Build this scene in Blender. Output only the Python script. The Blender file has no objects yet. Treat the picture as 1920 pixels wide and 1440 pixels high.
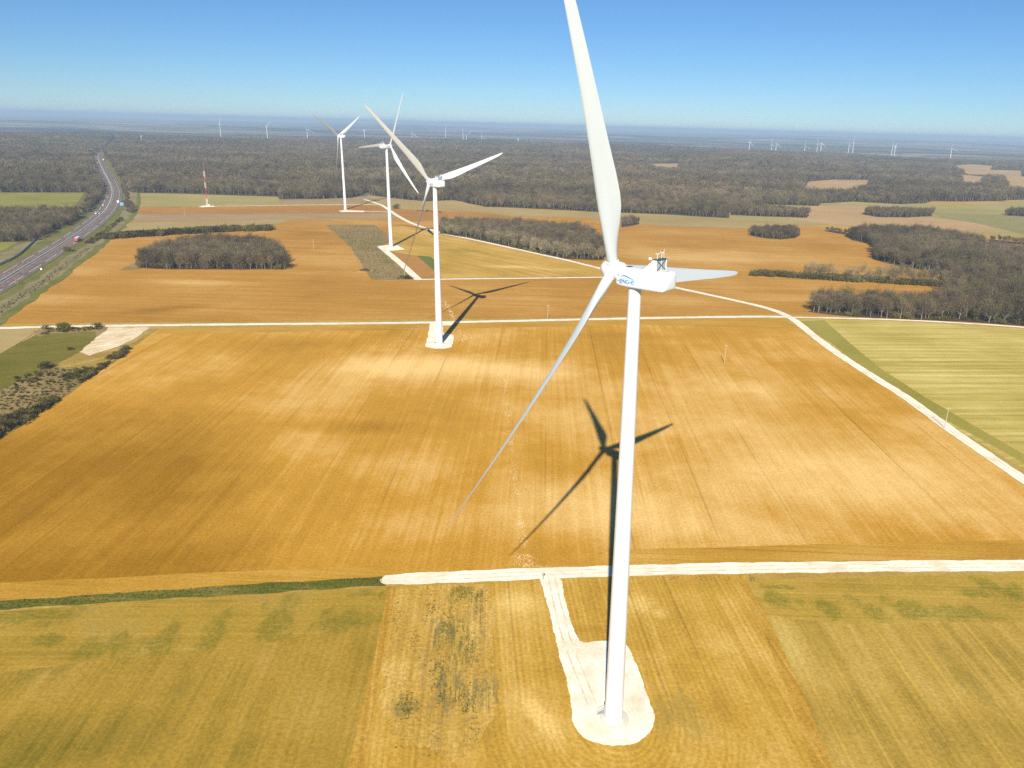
import bpy, bmesh, math, random
import numpy as np
from mathutils import Vector, Matrix
from mathutils.geometry import tessellate_polygon
PI = math.pi
R = math.radians
SC = bpy.context.scene
COL = SC.collection

# ------------------------------------------------------------------ camera, sky, sun, exposure
CAM_H, FOCAL, PITCH, ROLL = 120.0, 1480.0, R(18.17), R(1.55)      # metres, pixels of a 1920 px wide frame
AX_F = Vector((0, math.cos(PITCH), -math.sin(PITCH)))
_u = Vector((0, math.sin(PITCH), math.cos(PITCH)))
_r = Vector((1, 0, 0))
AX_R = _r * math.cos(ROLL) + _u * math.sin(ROLL)
AX_U = _u * math.cos(ROLL) - _r * math.sin(ROLL)
cd = bpy.data.cameras.new('camera')
cam = bpy.data.objects.new('camera', cd)
COL.objects.link(cam)
m = Matrix((AX_R, AX_U, -AX_F)).transposed().to_4x4()
m.translation = (0, 0, CAM_H)
cam.matrix_world = m
cd.sensor_width = 36
cd.lens = 36 * FOCAL / 1920
cd.clip_start = 1
cd.clip_end = 200000
SC.camera = cam

SUN_AZ, SUN_EL = R(7.58 + 180), R(33.2)        # azimuth from +Y towards +X
w = bpy.data.worlds.new('World')
SC.world = w
w.use_nodes = True
wn = w.node_tree
bg = wn.nodes['Background']
sky = wn.nodes.new('ShaderNodeTexSky')
sky.sky_type = 'NISHITA'
sky.sun_disc = False
sky.sun_elevation = SUN_EL
sky.sun_rotation = SUN_AZ
sky.altitude = 1500
sky.air_density = 1.0
sky.dust_density = 0.0
sky.ozone_density = 10.0
wb = wn.nodes.new('ShaderNodeVectorMath')          # the camera's white balance
wb.operation = 'MULTIPLY'
wb.inputs[1].default_value = (0.95, 1.0, 0.98)
wn.links.new(sky.outputs[0], wb.inputs[0])
wn.links.new(wb.outputs[0], bg.inputs[0])
bg.inputs[1].default_value = 0.061
sl = bpy.data.lights.new('sun', 'SUN')
sl.energy = 5.0
sl.angle = R(0.53)
sl.color = (1.0, 0.94, 0.83)
sun = bpy.data.objects.new('sun', sl)
COL.objects.link(sun)
sdir = Vector((math.sin(SUN_AZ) * math.cos(SUN_EL), math.cos(SUN_AZ) * math.cos(SUN_EL), math.sin(SUN_EL)))
sun.rotation_euler = sdir.to_track_quat('Z', 'Y').to_euler()
vs = SC.view_settings
SC.display_settings.display_device = 'sRGB'
vs.view_transform = 'Standard'
vs.look = 'None'
vs.gamma = 1
vs.use_curve_mapping = False
vs.exposure = 0.68
SC.cycles.use_denoising = False
SC.cycles.max_bounces = 6
SC.cycles.volume_bounces = 1
SC.cycles.transparent_max_bounces = 8

# ------------------------------------------------------------------ surveying: photo pixels -> metres on the ground
def G(px, py, z=0.0):
    d = AX_F * FOCAL + AX_R * (px - 960) - AX_U * (py - 720)
    t = (z - CAM_H) / d.z
    return Vector((d.x * t, d.y * t, z))

def GP(pts):
    return [G(*p) for p in pts]

def top_height(base, toppx):
    """height in metres of something upright that stands at BASE and reaches pixel row toppx"""
    b = G(*base)
    lo, hi = 0.0, 200.0
    for _ in range(40):
        h = (lo + hi) / 2
        d = Vector((b.x, b.y, h - CAM_H))
        y = 720 - FOCAL * d.dot(AX_U) / d.dot(AX_F)
        if y > toppx: lo = h
        else: hi = h
    return lo

# ------------------------------------------------------------------ object helpers
def tag(o, label=None, cat=None, group=None, kind=None):
    if label: o['label'] = label
    if cat: o['category'] = cat
    if group: o['group'] = group
    if kind: o['kind'] = kind
    return o

def empty(name, loc=(0, 0, 0), rz=0.0):
    o = bpy.data.objects.new(name, None)
    COL.objects.link(o)
    o.location = loc
    o.rotation_euler = (0, 0, rz)
    o.empty_display_size = 1
    return o

def obj(name, me, parent=None, mat=None, loc=None):
    if mat is not None and len(me.materials) == 0:
        for k in (mat if isinstance(mat, (list, tuple)) else [mat]): me.materials.append(k)
    o = bpy.data.objects.new(name, me)
    COL.objects.link(o)
    if parent: o.parent = parent
    if loc is not None: o.location = loc
    return o

class MB:
    """collects vertices and faces"""
    def __init__(s): s.v = []; s.f = []; s.mi = []; s.cur = 0
    def add(s, vs_, fs):
        n = len(s.v)
        s.v += [tuple(x) for x in vs_]
        s.f += [tuple(i + n for i in f) for f in fs]
        s.mi += [s.cur] * len(fs)
    def box(s, c, size, M=None):
        x, y, z = [k / 2 for k in size]
        P = [Vector((a * x, b * y, d * z)) for a in (-1, 1) for b in (-1, 1) for d in (-1, 1)]
        if M: P = [M @ p for p in P]
        s.add([p + Vector(c) for p in P], [(0, 1, 3, 2), (4, 6, 7, 5), (0, 4, 5, 1), (2, 3, 7, 6), (0, 2, 6, 4), (1, 5, 7, 3)])
    def tube(s, pts, rad, n=6, cap=True):
        pts = [Vector(p) for p in pts]
        rings = []
        for i, p in enumerate(pts):
            d = (pts[min(i + 1, len(pts) - 1)] - pts[max(i - 1, 0)]).normalized()
            a = d.orthogonal().normalized() if i == 0 else (a - d * a.dot(d)).normalized()
            b = d.cross(a)
            r = rad[i] if isinstance(rad, (list, tuple)) else rad
            rings.append([p + (a * math.cos(2 * PI * k / n) + b * math.sin(2 * PI * k / n)) * r for k in range(n)])
        s.loft(rings, cap)
    def loft(s, rings, cap=True):
        n = len(rings[0]); V = [q for r_ in rings for q in r_]; F = []
        for i in range(len(rings) - 1):
            for k in range(n):
                a, b = i * n + k, i * n + (k + 1) % n
                F.append((a, b, b + n, a + n))
        if cap: F += [tuple(range(n))[::-1], tuple(range((len(rings) - 1) * n, len(rings) * n))]
        s.add(V, F)
    def mesh(s, name='m', smooth=False):
        me = bpy.data.meshes.new(name)
        me.from_pydata(s.v, [], s.f)
        if any(s.mi): me.polygons.foreach_set('material_index', s.mi)
        if smooth: me.polygons.foreach_set('use_smooth', [True] * len(s.f))
        me.update()
        if smooth: me.set_sharp_from_angle(angle=R(38))
        return me

# ------------------------------------------------------------------ node helper
class NT:
    def __init__(s, name):
        s.m = bpy.data.materials.new(name)
        s.m.use_nodes = True
        s.t = s.m.node_tree
        s.b = s.t.nodes['Principled BSDF']
        s._pos = None
    def n(s, typ, **kw):
        x = s.t.nodes.new(typ)
        for k, v in kw.items(): setattr(x, k, v)
        return x
    def put(s, sock, v):
        if isinstance(v, bpy.types.NodeSocket): s.t.links.new(v, sock)
        elif isinstance(v, (tuple, list)) and len(v) == 3 and sock.type == 'RGBA': sock.default_value = (*v, 1)
        else: sock.default_value = v
    def pos(s):
        if s._pos is None: s._pos = s.n('ShaderNodeNewGeometry').outputs['Position']
        return s._pos
    def local(s): return s.n('ShaderNodeTexCoord').outputs['Object']
    def map(s, vec, rot=0.0, scale=(1, 1, 1), loc=(0, 0, 0)):
        """rotate by rot about z first, then scale"""
        a = s.n('ShaderNodeVectorRotate'); a.rotation_type = 'Z_AXIS'
        s.put(a.inputs['Vector'], vec); s.put(a.inputs['Angle'], rot)
        x = s.n('ShaderNodeVectorMath', operation='MULTIPLY_ADD')
        s.put(x.inputs[0], a.outputs[0]); x.inputs[1].default_value = scale; x.inputs[2].default_value = loc
        return x.outputs[0]
    def noise(s, vec, scale=1.0, detail=2.0, rough=0.5):
        x = s.n('ShaderNodeTexNoise')
        s.put(x.inputs['Vector'], vec); x.inputs['Scale'].default_value = scale
        x.inputs['Detail'].default_value = detail; x.inputs['Roughness'].default_value = rough
        return x.outputs['Fac']
    def math(s, op, a, b=0.0, c=None, clamp=False):
        x = s.n('ShaderNodeMath', operation=op); x.use_clamp = clamp
        s.put(x.inputs[0], a); s.put(x.inputs[1], b)
        if c is not None: s.put(x.inputs[2], c)
        return x.outputs[0]
    def rng(s, v, a, b, c=0.0, d=1.0, smooth=False):
        x = s.n('ShaderNodeMapRange'); x.clamp = True
        if smooth: x.interpolation_type = 'SMOOTHSTEP'
        s.put(x.inputs[0], v)
        for i, k in enumerate((a, b, c, d)): s.put(x.inputs[i + 1], k)
        return x.outputs[0]
    def mix(s, f, a, b, mode='MIX'):
        x = s.n('ShaderNodeMix'); x.data_type = 'RGBA'; x.blend_type = mode; x.clamp_factor = True
        s.put(x.inputs[0], f); s.put(x.inputs[6], a); s.put(x.inputs[7], b)
        return x.outputs[2]
    def mul(s, col, f):
        """scale a colour by a number"""
        x = s.n('ShaderNodeVectorMath', operation='SCALE')
        s.put(x.inputs[0], col); s.put(x.inputs[3], f)
        return x.outputs[0]
    def sep(s, v):
        x = s.n('ShaderNodeSeparateXYZ'); s.put(x.inputs[0], v); return x.outputs
    def comb(s, x_, y_, z_=0.0):
        x = s.n('ShaderNodeCombineXYZ'); s.put(x.inputs[0], x_); s.put(x.inputs[1], y_); s.put(x.inputs[2], z_); return x.outputs[0]
    def blob(s, c, rx, ry, rot=0.0, soft=1.0, wob=None):
        """1 inside an ellipse on the ground, fading to 0 at its rim"""
        v = s.n('ShaderNodeVectorMath', operation='SUBTRACT'); s.put(v.inputs[0], s.pos()); v.inputs[1].default_value = (c[0], c[1], 0)
        q = s.map(v.outputs[0], -rot, (1 / rx, 1 / ry, 0))
        l = s.n('ShaderNodeVectorMath', operation='LENGTH'); s.put(l.inputs[0], q)
        d = l.outputs['Value']
        if wob is not None: d = s.math('ADD', d, wob)
        return s.rng(d, 1.0 - soft, 1.0, 1.0, 0.0, smooth=True)
    def ramp(s, f, stops):
        x = s.n('ShaderNodeValToRGB'); s.put(x.inputs[0], f); e = x.color_ramp.elements
        while len(e) < len(stops): e.new(0.5)
        for k, (p, c) in zip(e, stops): k.position = p; k.color = (*c, 1)
        return x.outputs[0]
    def out(s, col, rough=0.9, spec=0.1, bump=None, bstr=0.3, bdist=0.1):
        s.put(s.b.inputs['Base Color'], col); s.put(s.b.inputs['Roughness'], rough)
        s.b.inputs['Specular IOR Level'].default_value = spec
        if bump is not None:
            x = s.n('ShaderNodeBump'); x.inputs['Strength'].default_value = bstr; x.inputs['Distance'].default_value = bdist
            s.put(x.inputs['Height'], bump); s.t.links.new(x.outputs[0], s.b.inputs['Normal'])
        return s.m

def plain(name, col, rough=0.6, spec=0.3, var=0.12, scale=0.8, metal=0.0):
    t = NT(name)
    n = t.noise(t.local(), scale, 4, 0.6)
    t.b.inputs['Metallic'].default_value = metal
    return t.out(t.mul(col, t.rng(n, 0.25, 0.75, 1 - var, 1 + var)), rough, spec)

def field_mat(name, c_dark, c_mid, c_light, rot=0.0, period=6.0, streak=0.5, lines=0.25, macro=70.0, seed=0.0, blobs=(), weeds=None,
              track=24.0, rings=None, grain=0.5, swirl=None):
    """ploughed or sown land: drifts of paler soil, streaks and lines along the working direction rot, clods, optional patches"""
    t = NT(name)
    P = t.map(t.pos(), 0, (1, 1, 0), (seed * 37.1, seed * 11.7, 0))
    Q = t.map(P, rot, (1, 1, 1))
    x, y, _ = t.sep(Q)
    if rings:
        (cx, cy, r0, r1) = rings
        v = t.n('ShaderNodeVectorMath', operation='SUBTRACT'); t.put(v.inputs[0], t.pos()); v.inputs[1].default_value = (cx, cy, 0)
        w_ = t.map(v.outputs[0], 0, (1, 0.8, 0))
        l = t.n('ShaderNodeVectorMath', operation='LENGTH'); t.put(l.inputs[0], w_)
        _, yy, _ = t.sep(v.outputs[0])
        dist = t.math('ADD', l.outputs['Value'], t.math('MULTIPLY', t.noise(t.pos(), 0.05, 2), 5.0))
        mk = t.math('MULTIPLY', t.rng(dist, r0, r1, 1.0, 0.0, smooth=True), t.rng(yy, -3, 14, 1.0, 0.0, smooth=True))
        xr = t.math('ADD', t.math('MULTIPLY', x, t.math('SUBTRACT', 1.0, mk)), t.math('MULTIPLY', dist, mk))
        # two line families blended by the mask
        lr = t.math('SINE', t.math('MULTIPLY', dist, 2 * PI / 1.3))
        lx = t.math('SINE', t.math('MULTIPLY', x, 2 * PI / 1.3))
        fine = t.math('ADD', t.math('MULTIPLY', lr, mk), t.math('MULTIPLY', lx, t.math('SUBTRACT', 1.0, mk)))
        S = t.comb(t.math('MULTIPLY', dist, 0.6), t.math('MULTIPLY', y, 0.03))
        st_r = t.noise(S, 1.0, 3, 0.6)
    big = t.noise(P, 1 / macro, 3, 0.55)
    big2 = t.noise(t.map(P, rot, (1 / 9, 1 / 60, 0)), 1.0, 2, 0.5)
    st = t.noise(t.comb(t.math('MULTIPLY', x, 2.0 / period), t.math('MULTIPLY', y, 0.006)), 1.0, 3, 0.65)
    st2 = t.noise(t.comb(t.math('MULTIPLY', x, 1.1), t.math('MULTIPLY', y, 0.014)), 1.0, 3, 0.6)
    if rings: st2 = t.math('ADD', t.math('MULTIPLY', st_r, mk), t.math('MULTIPLY', st2, t.math('SUBTRACT', 1.0, mk)))
    cl = t.noise(t.pos(), 1.1, 5, 0.72)
    cl2 = t.noise(t.pos(), 0.16, 4, 0.6)
    v = t.math('ADD', t.math('MULTIPLY', t.rng(big, 0.3, 0.7), 0.36), t.math('MULTIPLY', t.rng(big2, 0.3, 0.7), 0.08))
    v = t.math('ADD', v, t.math('MULTIPLY', t.math('SUBTRACT', st, 0.5), streak))
    v = t.math('ADD', v, t.math('MULTIPLY', t.math('SUBTRACT', st2, 0.5), streak * 0.8))
    v = t.math('ADD', v, t.math('MULTIPLY', t.math('SUBTRACT', cl2, 0.5), 0.28))
    for b in blobs:
        k = t.blob(b[0], b[1], b[2], b[3], 1.0, t.math('MULTIPLY', t.math('SUBTRACT', t.noise(P, 0.02, 3), 0.5), 0.7))
        v = t.math('ADD', v, t.math('MULTIPLY', k, b[4]))
    col = t.ramp(t.math('ADD', v, 0.28), [(0.0, c_dark), (0.5, c_mid), (1.0, c_light)])
    # wheel tracks at a regular spacing, broken up
    tw = t.math('ABSOLUTE', t.math('SUBTRACT', t.math('FRACT', t.math('MULTIPLY', x, 1 / track)), 0.5))
    tl = t.math('MULTIPLY', t.rng(tw, 0.0, 0.45 / track, 1.0, 0.0), t.rng(t.noise(t.comb(t.math('MULTIPLY', x, 0.05), t.math('MULTIPLY', y, 0.01)), 1.0, 2), 0.42, 0.6))
    f = t.math('SUBTRACT', 1.0, t.math('MULTIPLY', tl, lines))
    if rings: f = t.math('MULTIPLY', f, t.math('ADD', 1.0, t.math('MULTIPLY', fine, 0.06)))
    if swirl:
        v2 = t.n('ShaderNodeVectorMath', operation='SUBTRACT'); t.put(v2.inputs[0], t.pos()); v2.inputs[1].default_value = (swirl[0], swirl[1], 0)
        l2 = t.n('ShaderNodeVectorMath', operation='LENGTH'); t.put(l2.inputs[0], t.map(v2.outputs[0], .3, (1, .9, 0)))
        d2 = t.math('ADD', l2.outputs['Value'], t.math('MULTIPLY', t.noise(t.pos(), .15, 2), 2.0))
        f = t.math('MULTIPLY', f, t.math('SUBTRACT', 1.0, t.math('MULTIPLY', t.math('MULTIPLY', t.rng(d2, 8.5, 11, 1, 0, smooth=True), t.rng(d2, 3, 4, 0, 1)), t.rng(t.math('SINE', t.math('MULTIPLY', d2, 3.6)), 0, 1, 0, .09))))
    f = t.math('MULTIPLY', f, t.rng(cl, 0.25, 0.75, 1 - grain * 0.55, 1 + grain * 0.55))
    col = t.mul(col, f)
    if weeds:
        for (c, rx, ry, rr, gcol, lo, hi, amt) in weeds:
            k = t.blob(c, rx, ry, rr, 0.6, t.math('MULTIPLY', t.math('SUBTRACT', t.noise(t.map(P, rr, (1, .45, 1)), 0.22, 4, .65), 0.5), 2.6))
            g = t.rng(t.noise(t.comb(t.math('MULTIPLY', x, 0.95), t.math('MULTIPLY', y, 0.10)), 1.0, 5, 0.75), lo, hi)
            g2 = t.rng(t.noise(t.pos(), 0.9, 4, 0.8), 0.3, 0.6)
            col = t.mix(t.math('MULTIPLY', t.math('MULTIPLY', k, g), t.math('MULTIPLY', g2, amt)), col, gcol)
    h = t.math('ADD', cl, t.math('MULTIPLY', st2, 0.6))
    return t.out(col, 0.95, 0.05, h, 0.35, 0.25)

# ------------------------------------------------------------------ ground pieces
random.seed(7)
rnd = random.Random(11)

def densify(P, step, jit, closed=True, seed=1):
    r_ = random.Random(seed); out = []
    n = len(P); ph = [r_.uniform(0, 6.28) for _ in range(3)]; run = 0.0
    for i in range(n if closed else n - 1):
        a, b = P[i], P[(i + 1) % n]
        L = (b - a).length
        k = max(1, min(400, int(L / step)))
        d = (b - a) / k
        nrm = Vector((-d.y, d.x, 0)).normalized()
        for j in range(k):
            run += d.length
            wv_ = .45 * math.sin(run / (step * 1.7) + ph[0]) + .35 * math.sin(run / (step * 3.9) + ph[1]) + .5 * math.sin(run / (step * 9) + ph[2]) + r_.uniform(-.35, .35)
            out.append(a + d * j + nrm * jit * wv_ * (0 if j == 0 else 1))
    if not closed: out.append(P[-1])
    return out

def smooth_line(P, it=2):
    for _ in range(it):
        Q = [P[0]]
        for a, b in zip(P, P[1:]): Q += [a * 0.75 + b * 0.25, a * 0.25 + b * 0.75]
        P = Q + [P[-1]]
    return P

_lay = [0]
def layer(z):
    """no two sheets ever share a plane"""
    _lay[0] += 1
    return z + .0005 * _lay[0]

def sheet(name, P, z, mat, jit=0.3, step=6.0, kind='structure', parent=None, seed=1):
    z = layer(z)
    P = [Vector((p[0], p[1], 0)) for p in P]
    P = densify(P, step, jit, seed=seed)
    tri = tessellate_polygon([P])
    V = [(p.x, p.y, z) for p in P]
    F = []
    for a, b, c in tri:
        n = (P[b] - P[a]).cross(P[c] - P[a]).z
        F.append((a, b, c) if n > 0 else (a, c, b))
    me = bpy.data.meshes.new(name)
    me.from_pydata(V, [], F)
    o = obj(name, me, parent, mat)
    if kind and not parent: o['kind'] = kind
    return o

def resample(P, step):
    out = [P[0]]; acc = 0.0
    for a, b in zip(P, P[1:]):
        L = (b - a).length
        if L < 1e-6: continue
        t = step - acc
        while t < L:
            out.append(a + (b - a) * (t / L)); t += step
        acc = (acc + L) % step
    out.append(P[-1])
    return out

def offset_line(P, o):
    Q = []
    for i, p in enumerate(P):
        d = P[min(i + 1, len(P) - 1)] - P[max(i - 1, 0)]
        Q.append(p + Vector((d.y, -d.x, 0)).normalized() * o)
    return Q

def ribbon(name, P, o0, o1, z, mat, jit=0.25, parent=None, kind='structure', seed=3, z1=None):
    """strip between the offsets o0 and o1 (to the right of travel) of the line P"""
    r_ = random.Random(seed)
    if not parent: z = layer(z)
    A, B = offset_line(P, o0), offset_line(P, o1)
    V = []; F = []
    for i, (a, b) in enumerate(zip(A, B)):
        d = (b - a).normalized()
        a = a + d * r_.uniform(-jit, jit); b = b + d * r_.uniform(-jit, jit)
        V += [(a.x, a.y, z), (b.x, b.y, z if z1 is None else z1)]
        if i: F.append((2 * i - 2, 2 * i - 1, 2 * i + 1, 2 * i))
    me = bpy.data.meshes.new(name)
    me.from_pydata(V, [], F)
    o = obj(name, me, parent, mat)
    if kind and not parent: o['kind'] = kind
    return o

# colours of soils and plants
OCH_D, OCH_M, OCH_L = (0.26, 0.125, 0.010), (0.45, 0.235, 0.026), (0.62, 0.39, 0.09)
GRN_D, GRN_M, GRN_L = (0.15, 0.12, 0.010), (0.29, 0.21, 0.026), (0.42, 0.30, 0.06)

T1 = Vector((23.63, 138.3, 0))

# far farmland: the one sheet that reaches the horizon
t = NT('farmland')
P_ = t.map(t.pos(), 0.3, (1 / 620, 1 / 380, 0))
wv = t.n('ShaderNodeTexVoronoi'); wv.inputs['Scale'].default_value = 1.0; t.put(wv.inputs['Vector'], P_)
cr = t.sep(wv.outputs['Color'])[0]
c = t.ramp(cr, [(0.0, (0.17, 0.13, 0.09)), (0.3, (0.11, 0.125, 0.07)), (0.55, (0.15, 0.12, 0.09)), (0.8, (0.34, 0.28, 0.21)), (1.0, (0.08, 0.10, 0.06))])
wd = t.rng(t.noise(t.map(t.pos(), 0.1, (1 / 2600, 1 / 1500, 0)), 1.0, 6, 0.6), 0.49, 0.55)
c = t.mix(wd, c, (0.045, 0.05, 0.035))
c = t.mul(c, t.rng(t.noise(t.pos(), 0.02, 3), 0.3, 0.7, 0.85, 1.15))
M_FAR = t.out(c, 0.95, 0.05)
me = MB(); RG = 42000
N_ = 8
gp = [-RG, -9000, -4000, -1500, 0, 1500, 4000, 9000, RG]
gy = [-600, 300, 1200, 2500, 4500, 8000, 14000, 25000, RG]
for yy in gy:
    for xx in gp: me.v.append((xx, yy, -0.25))
for j in range(8):
    for i in range(8):
        me.f.append((j * 9 + i, j * 9 + i + 1, j * 9 + i + 10, j * 9 + i + 9)); me.mi.append(0)
tag(obj('ground', me.mesh(), None, M_FAR), kind='structure')

# rising ground far away: low swells so that the far country is not a table
def hill(c, rx, ry, h, mat, seed):
    r_ = random.Random(seed); nx, ny = 40, 16; b = MB()
    ph = [r_.uniform(0, 6) for _ in range(6)]
    for j in range(ny + 1):
        for i in range(nx + 1):
            u, v = i / nx * 2 - 1, j / ny * 2 - 1
            e = max(0.0, 1 - u * u) * max(0.0, 1 - v * v)
            k = 1 + 0.25 * math.sin(5 * u + ph[0]) + 0.2 * math.sin(9 * u + ph[1] + 2 * v) + 0.12 * math.sin(17 * u + ph[2])
            b.v.append((c[0] + u * rx, c[1] + v * ry, -0.6 + h * e * k))
    for j in range(ny):
        for i in range(nx):
            a = j * (nx + 1) + i
            b.f.append((a, a + 1, a + nx + 2, a + nx + 1)); b.mi.append(0)
    return tag(obj('hill', b.mesh('hill', True), None, mat), kind='structure')
hill((-5200, 9500), 5200, 1500, 26, M_FAR, 1)
hill((3500, 12500), 7500, 1700, 34, M_FAR, 2)
hill((9500, 9000), 5000, 1300, 22, M_FAR, 3)
hill((-2500, 17500), 10000, 2500, 48, M_FAR, 4)
hill((9000, 19000), 9000, 2300, 46, M_FAR, 5)

# big bare-soil sheet under everything near
def blobg(px, py, rx, ry, rot, amt):
    g = G(px, py); return ((g.x, g.y), rx, ry, rot, amt)
M_OCH2 = field_mat('upper_field', OCH_D, (0.43, 0.215, 0.034), (0.60, 0.375, 0.12), rot=PI / 2, period=14, streak=0.6, lines=0.12, seed=3, macro=110,
    blobs=[blobg(120, 560, 60, 26, 0, .28), blobg(380, 530, 70, 16, 0, .3), blobg(170, 510, 40, 20, 0, .2), blobg(300, 580, 50, 16, .6, -.35), blobg(900, 545, 80, 30, 0, -.1),
           blobg(1300, 480, 160, 70, 0, .35), blobg(1500, 560, 90, 30, 0, .3), blobg(1250, 560, 70, 30, 0, .15), blobg(560, 440, 80, 70, 0, -.25)])
base_out = [(-900, 640), (0, 606), (400, 602), (800, 598), (1200, 592), (1480, 588), (1700, 598), (2300, 640), (2300, 480), (1920, 440), (1560, 428), (1400, 421), (1250, 412),
            (1130, 405), (960, 400), (700, 385), (500, 392), (255, 392), (215, 440), (-300, 640)]
sheet('soil_ground', GP([(-900, 600), (-500, 375), (2600, 375), (2900, 600), (2900, 1700), (-900, 1700)]), -0.20, field_mat('bare_soil', (.28, .17, .03), (.42, .27, .06), (.56, .4, .14), seed=2), jit=0, step=200)
sheet('ploughed_field', GP(base_out), -0.13, M_OCH2)

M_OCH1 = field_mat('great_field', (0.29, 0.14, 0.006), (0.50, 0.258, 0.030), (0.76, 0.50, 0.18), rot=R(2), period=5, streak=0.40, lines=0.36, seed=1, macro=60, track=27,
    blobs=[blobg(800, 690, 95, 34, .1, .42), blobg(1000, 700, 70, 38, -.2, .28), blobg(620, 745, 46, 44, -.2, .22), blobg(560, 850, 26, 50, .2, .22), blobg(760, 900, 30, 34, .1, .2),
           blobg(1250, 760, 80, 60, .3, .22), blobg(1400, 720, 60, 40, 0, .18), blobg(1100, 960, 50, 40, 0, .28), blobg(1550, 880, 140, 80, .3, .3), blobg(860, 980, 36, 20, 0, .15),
           blobg(1450, 1000, 70, 20, 0, .15), blobg(680, 800, 44, 12, 0, -.25), blobg(-120, 1000, 170, 150, .4, -.36), blobg(120, 860, 90, 110, .4, -.2),  # dark blobs on the left paint lens vignetting into the soil colour
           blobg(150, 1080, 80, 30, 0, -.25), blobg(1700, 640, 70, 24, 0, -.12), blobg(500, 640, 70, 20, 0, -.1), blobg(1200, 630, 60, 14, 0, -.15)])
fieldA = [(290, 617), (800, 608), (1200, 599), (1468, 596), (1520, 630), (1560, 660), (1640, 712), (1700, 750), (1770, 803), (1840, 850), (1920, 903), (2300, 1130),
          (2300, 1040), (1920, 1046), (1440, 1052), (1010, 1063), (715, 1080), (300, 1104), (0, 1124), (-500, 1160), (-700, 1120), (-330, 980), (0, 821), (60, 784), (150, 722), (215, 677)]
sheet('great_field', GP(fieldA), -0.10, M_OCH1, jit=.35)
# headland strip at its near end, worked across
M_HEAD = field_mat('headland', (0.31, 0.16, 0.012), (0.46, 0.25, 0.03), (0.60, 0.37, 0.095), rot=PI / 2 + R(1), period=5, streak=0.7, lines=0.3, seed=5, macro=40, track=9)
sheet('headland', GP([(1130, 1030), (1920, 1012), (2300, 1005), (2300, 1042), (1920, 1047), (1440, 1053), (1180, 1058)]), -0.07, M_HEAD, jit=.4)
sheet('headland', GP([(-600, 1110), (0, 1092), (300, 1078), (560, 1066), (700, 1060), (760, 1076), (715, 1082), (300, 1105), (0, 1125), (-600, 1158)]), -0.07, M_HEAD, jit=.4)
sheet('headland', GP([(300, 617), (800, 608), (1200, 600), (1468, 597), (1500, 614), (1200, 608), (800, 617), (290, 626)]), -0.07, M_HEAD, jit=.3)

# fields in front
M_B = field_mat('young_wheat', GRN_D, (0.355, 0.218, 0.028), (0.43, 0.29, 0.06), rot=R(-1), period=5, streak=0.65, lines=-0.35, seed=8, macro=30, track=15, grain=.55,
    blobs=[blobg(60, 1200, 26, 14, 0, -.3), blobg(300, 1350, 14, 26, 0, -.15), blobg(60, 1400, 24, 20, 0, -.3), blobg(560, 1330, 10, 20, 0, .12)],
    weeds=[(G(x, y)[:2], rx, ry, 0, (0.12, 0.125, 0.01), 0.3, 0.55, .7) for x, y, rx, ry in
           ((400, 1190, 7, 6), (520, 1162, 8, 7), (180, 1200, 9, 6), (90, 1240, 8, 9), (40, 1170, 12, 7), (640, 1160, 12, 6), (690, 1112, 6, 3), (285, 1195, 5, 6))])
sheet('wheat_field', GP([(-500, 1190), (0, 1146), (300, 1124), (600, 1106), (728, 1099), (712, 1180), (690, 1290), (652, 1440), (630, 1560), (-600, 1560)]), -0.10, M_B, jit=.2)
M_Bh = field_mat('wheat_headland', GRN_D, (0.37, 0.232, 0.03), (0.34, 0.25, 0.07), rot=PI / 2 - R(3), period=3, streak=0.5, lines=-0.2, seed=9, macro=25, track=6, grain=.5,
    weeds=[(G(x, y)[:2], rx, ry, 0, (0.13, 0.13, 0.01), 0.28, 0.46, .75) for x, y, rx, ry in ((402, 1194, 5, 11), (520, 1166, 6, 13), (650, 1165, 13, 7), (305, 1205, 5, 9), (200, 1212, 9, 7), (50, 1150, 16, 7), (90, 1198, 9, 3), (690, 1112, 7, 3))])
sheet('wheat_field_headland', GP([(-500, 1195), (0, 1148), (300, 1126), (600, 1108), (726, 1101), (716, 1165), (440, 1214), (200, 1236), (0, 1262), (-500, 1330)]), -0.07, M_Bh, jit=.15)
M_D = field_mat('tilled_soil', (0.29, 0.155, 0.016), (0.47, 0.275, 0.038), (0.68, 0.45, 0.13), rot=R(-4), period=5, streak=0.6, lines=0.25, seed=12, macro=22, track=11, grain=.55,
    rings=(T1.x, T1.y, 26, 48), swirl=G(1238, 1162)[:2],
    blobs=[blobg(1180, 1130, 12, 7, 0, .4), blobg(970, 1130, 9, 7, 0, .4), blobg(1010, 1340, 4, 14, .5, .55), blobg(1260, 1300, 8, 18, -.3, -.05), blobg(1400, 1180, 6, 20, .2, .18),
           blobg(880, 1380, 12, 6, 0, -.15), blobg(1100, 1180, 6, 3, 0, -.2), blobg(1240, 1150, 3.5, 3.5, 0, .35)],
    weeds=[(G(1270, 1340)[:2], 8, 9, .3, (0.25, 0.21, 0.06), 0.2, 0.5, .5), (G(860, 1250)[:2], 12, 17, 0, (0.12, 0.11, 0.035), 0.47, 0.6, .85)])
sheet('tilled_field', GP([(728, 1099), (905, 1092), (1010, 1086), (1440, 1074), (1398, 1083), (1440, 1160), (1500, 1285), (1562, 1440), (1620, 1580), (620, 1580), (652, 1440), (690, 1290), (712, 1180)]), -0.10, M_D, jit=.15)
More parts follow.
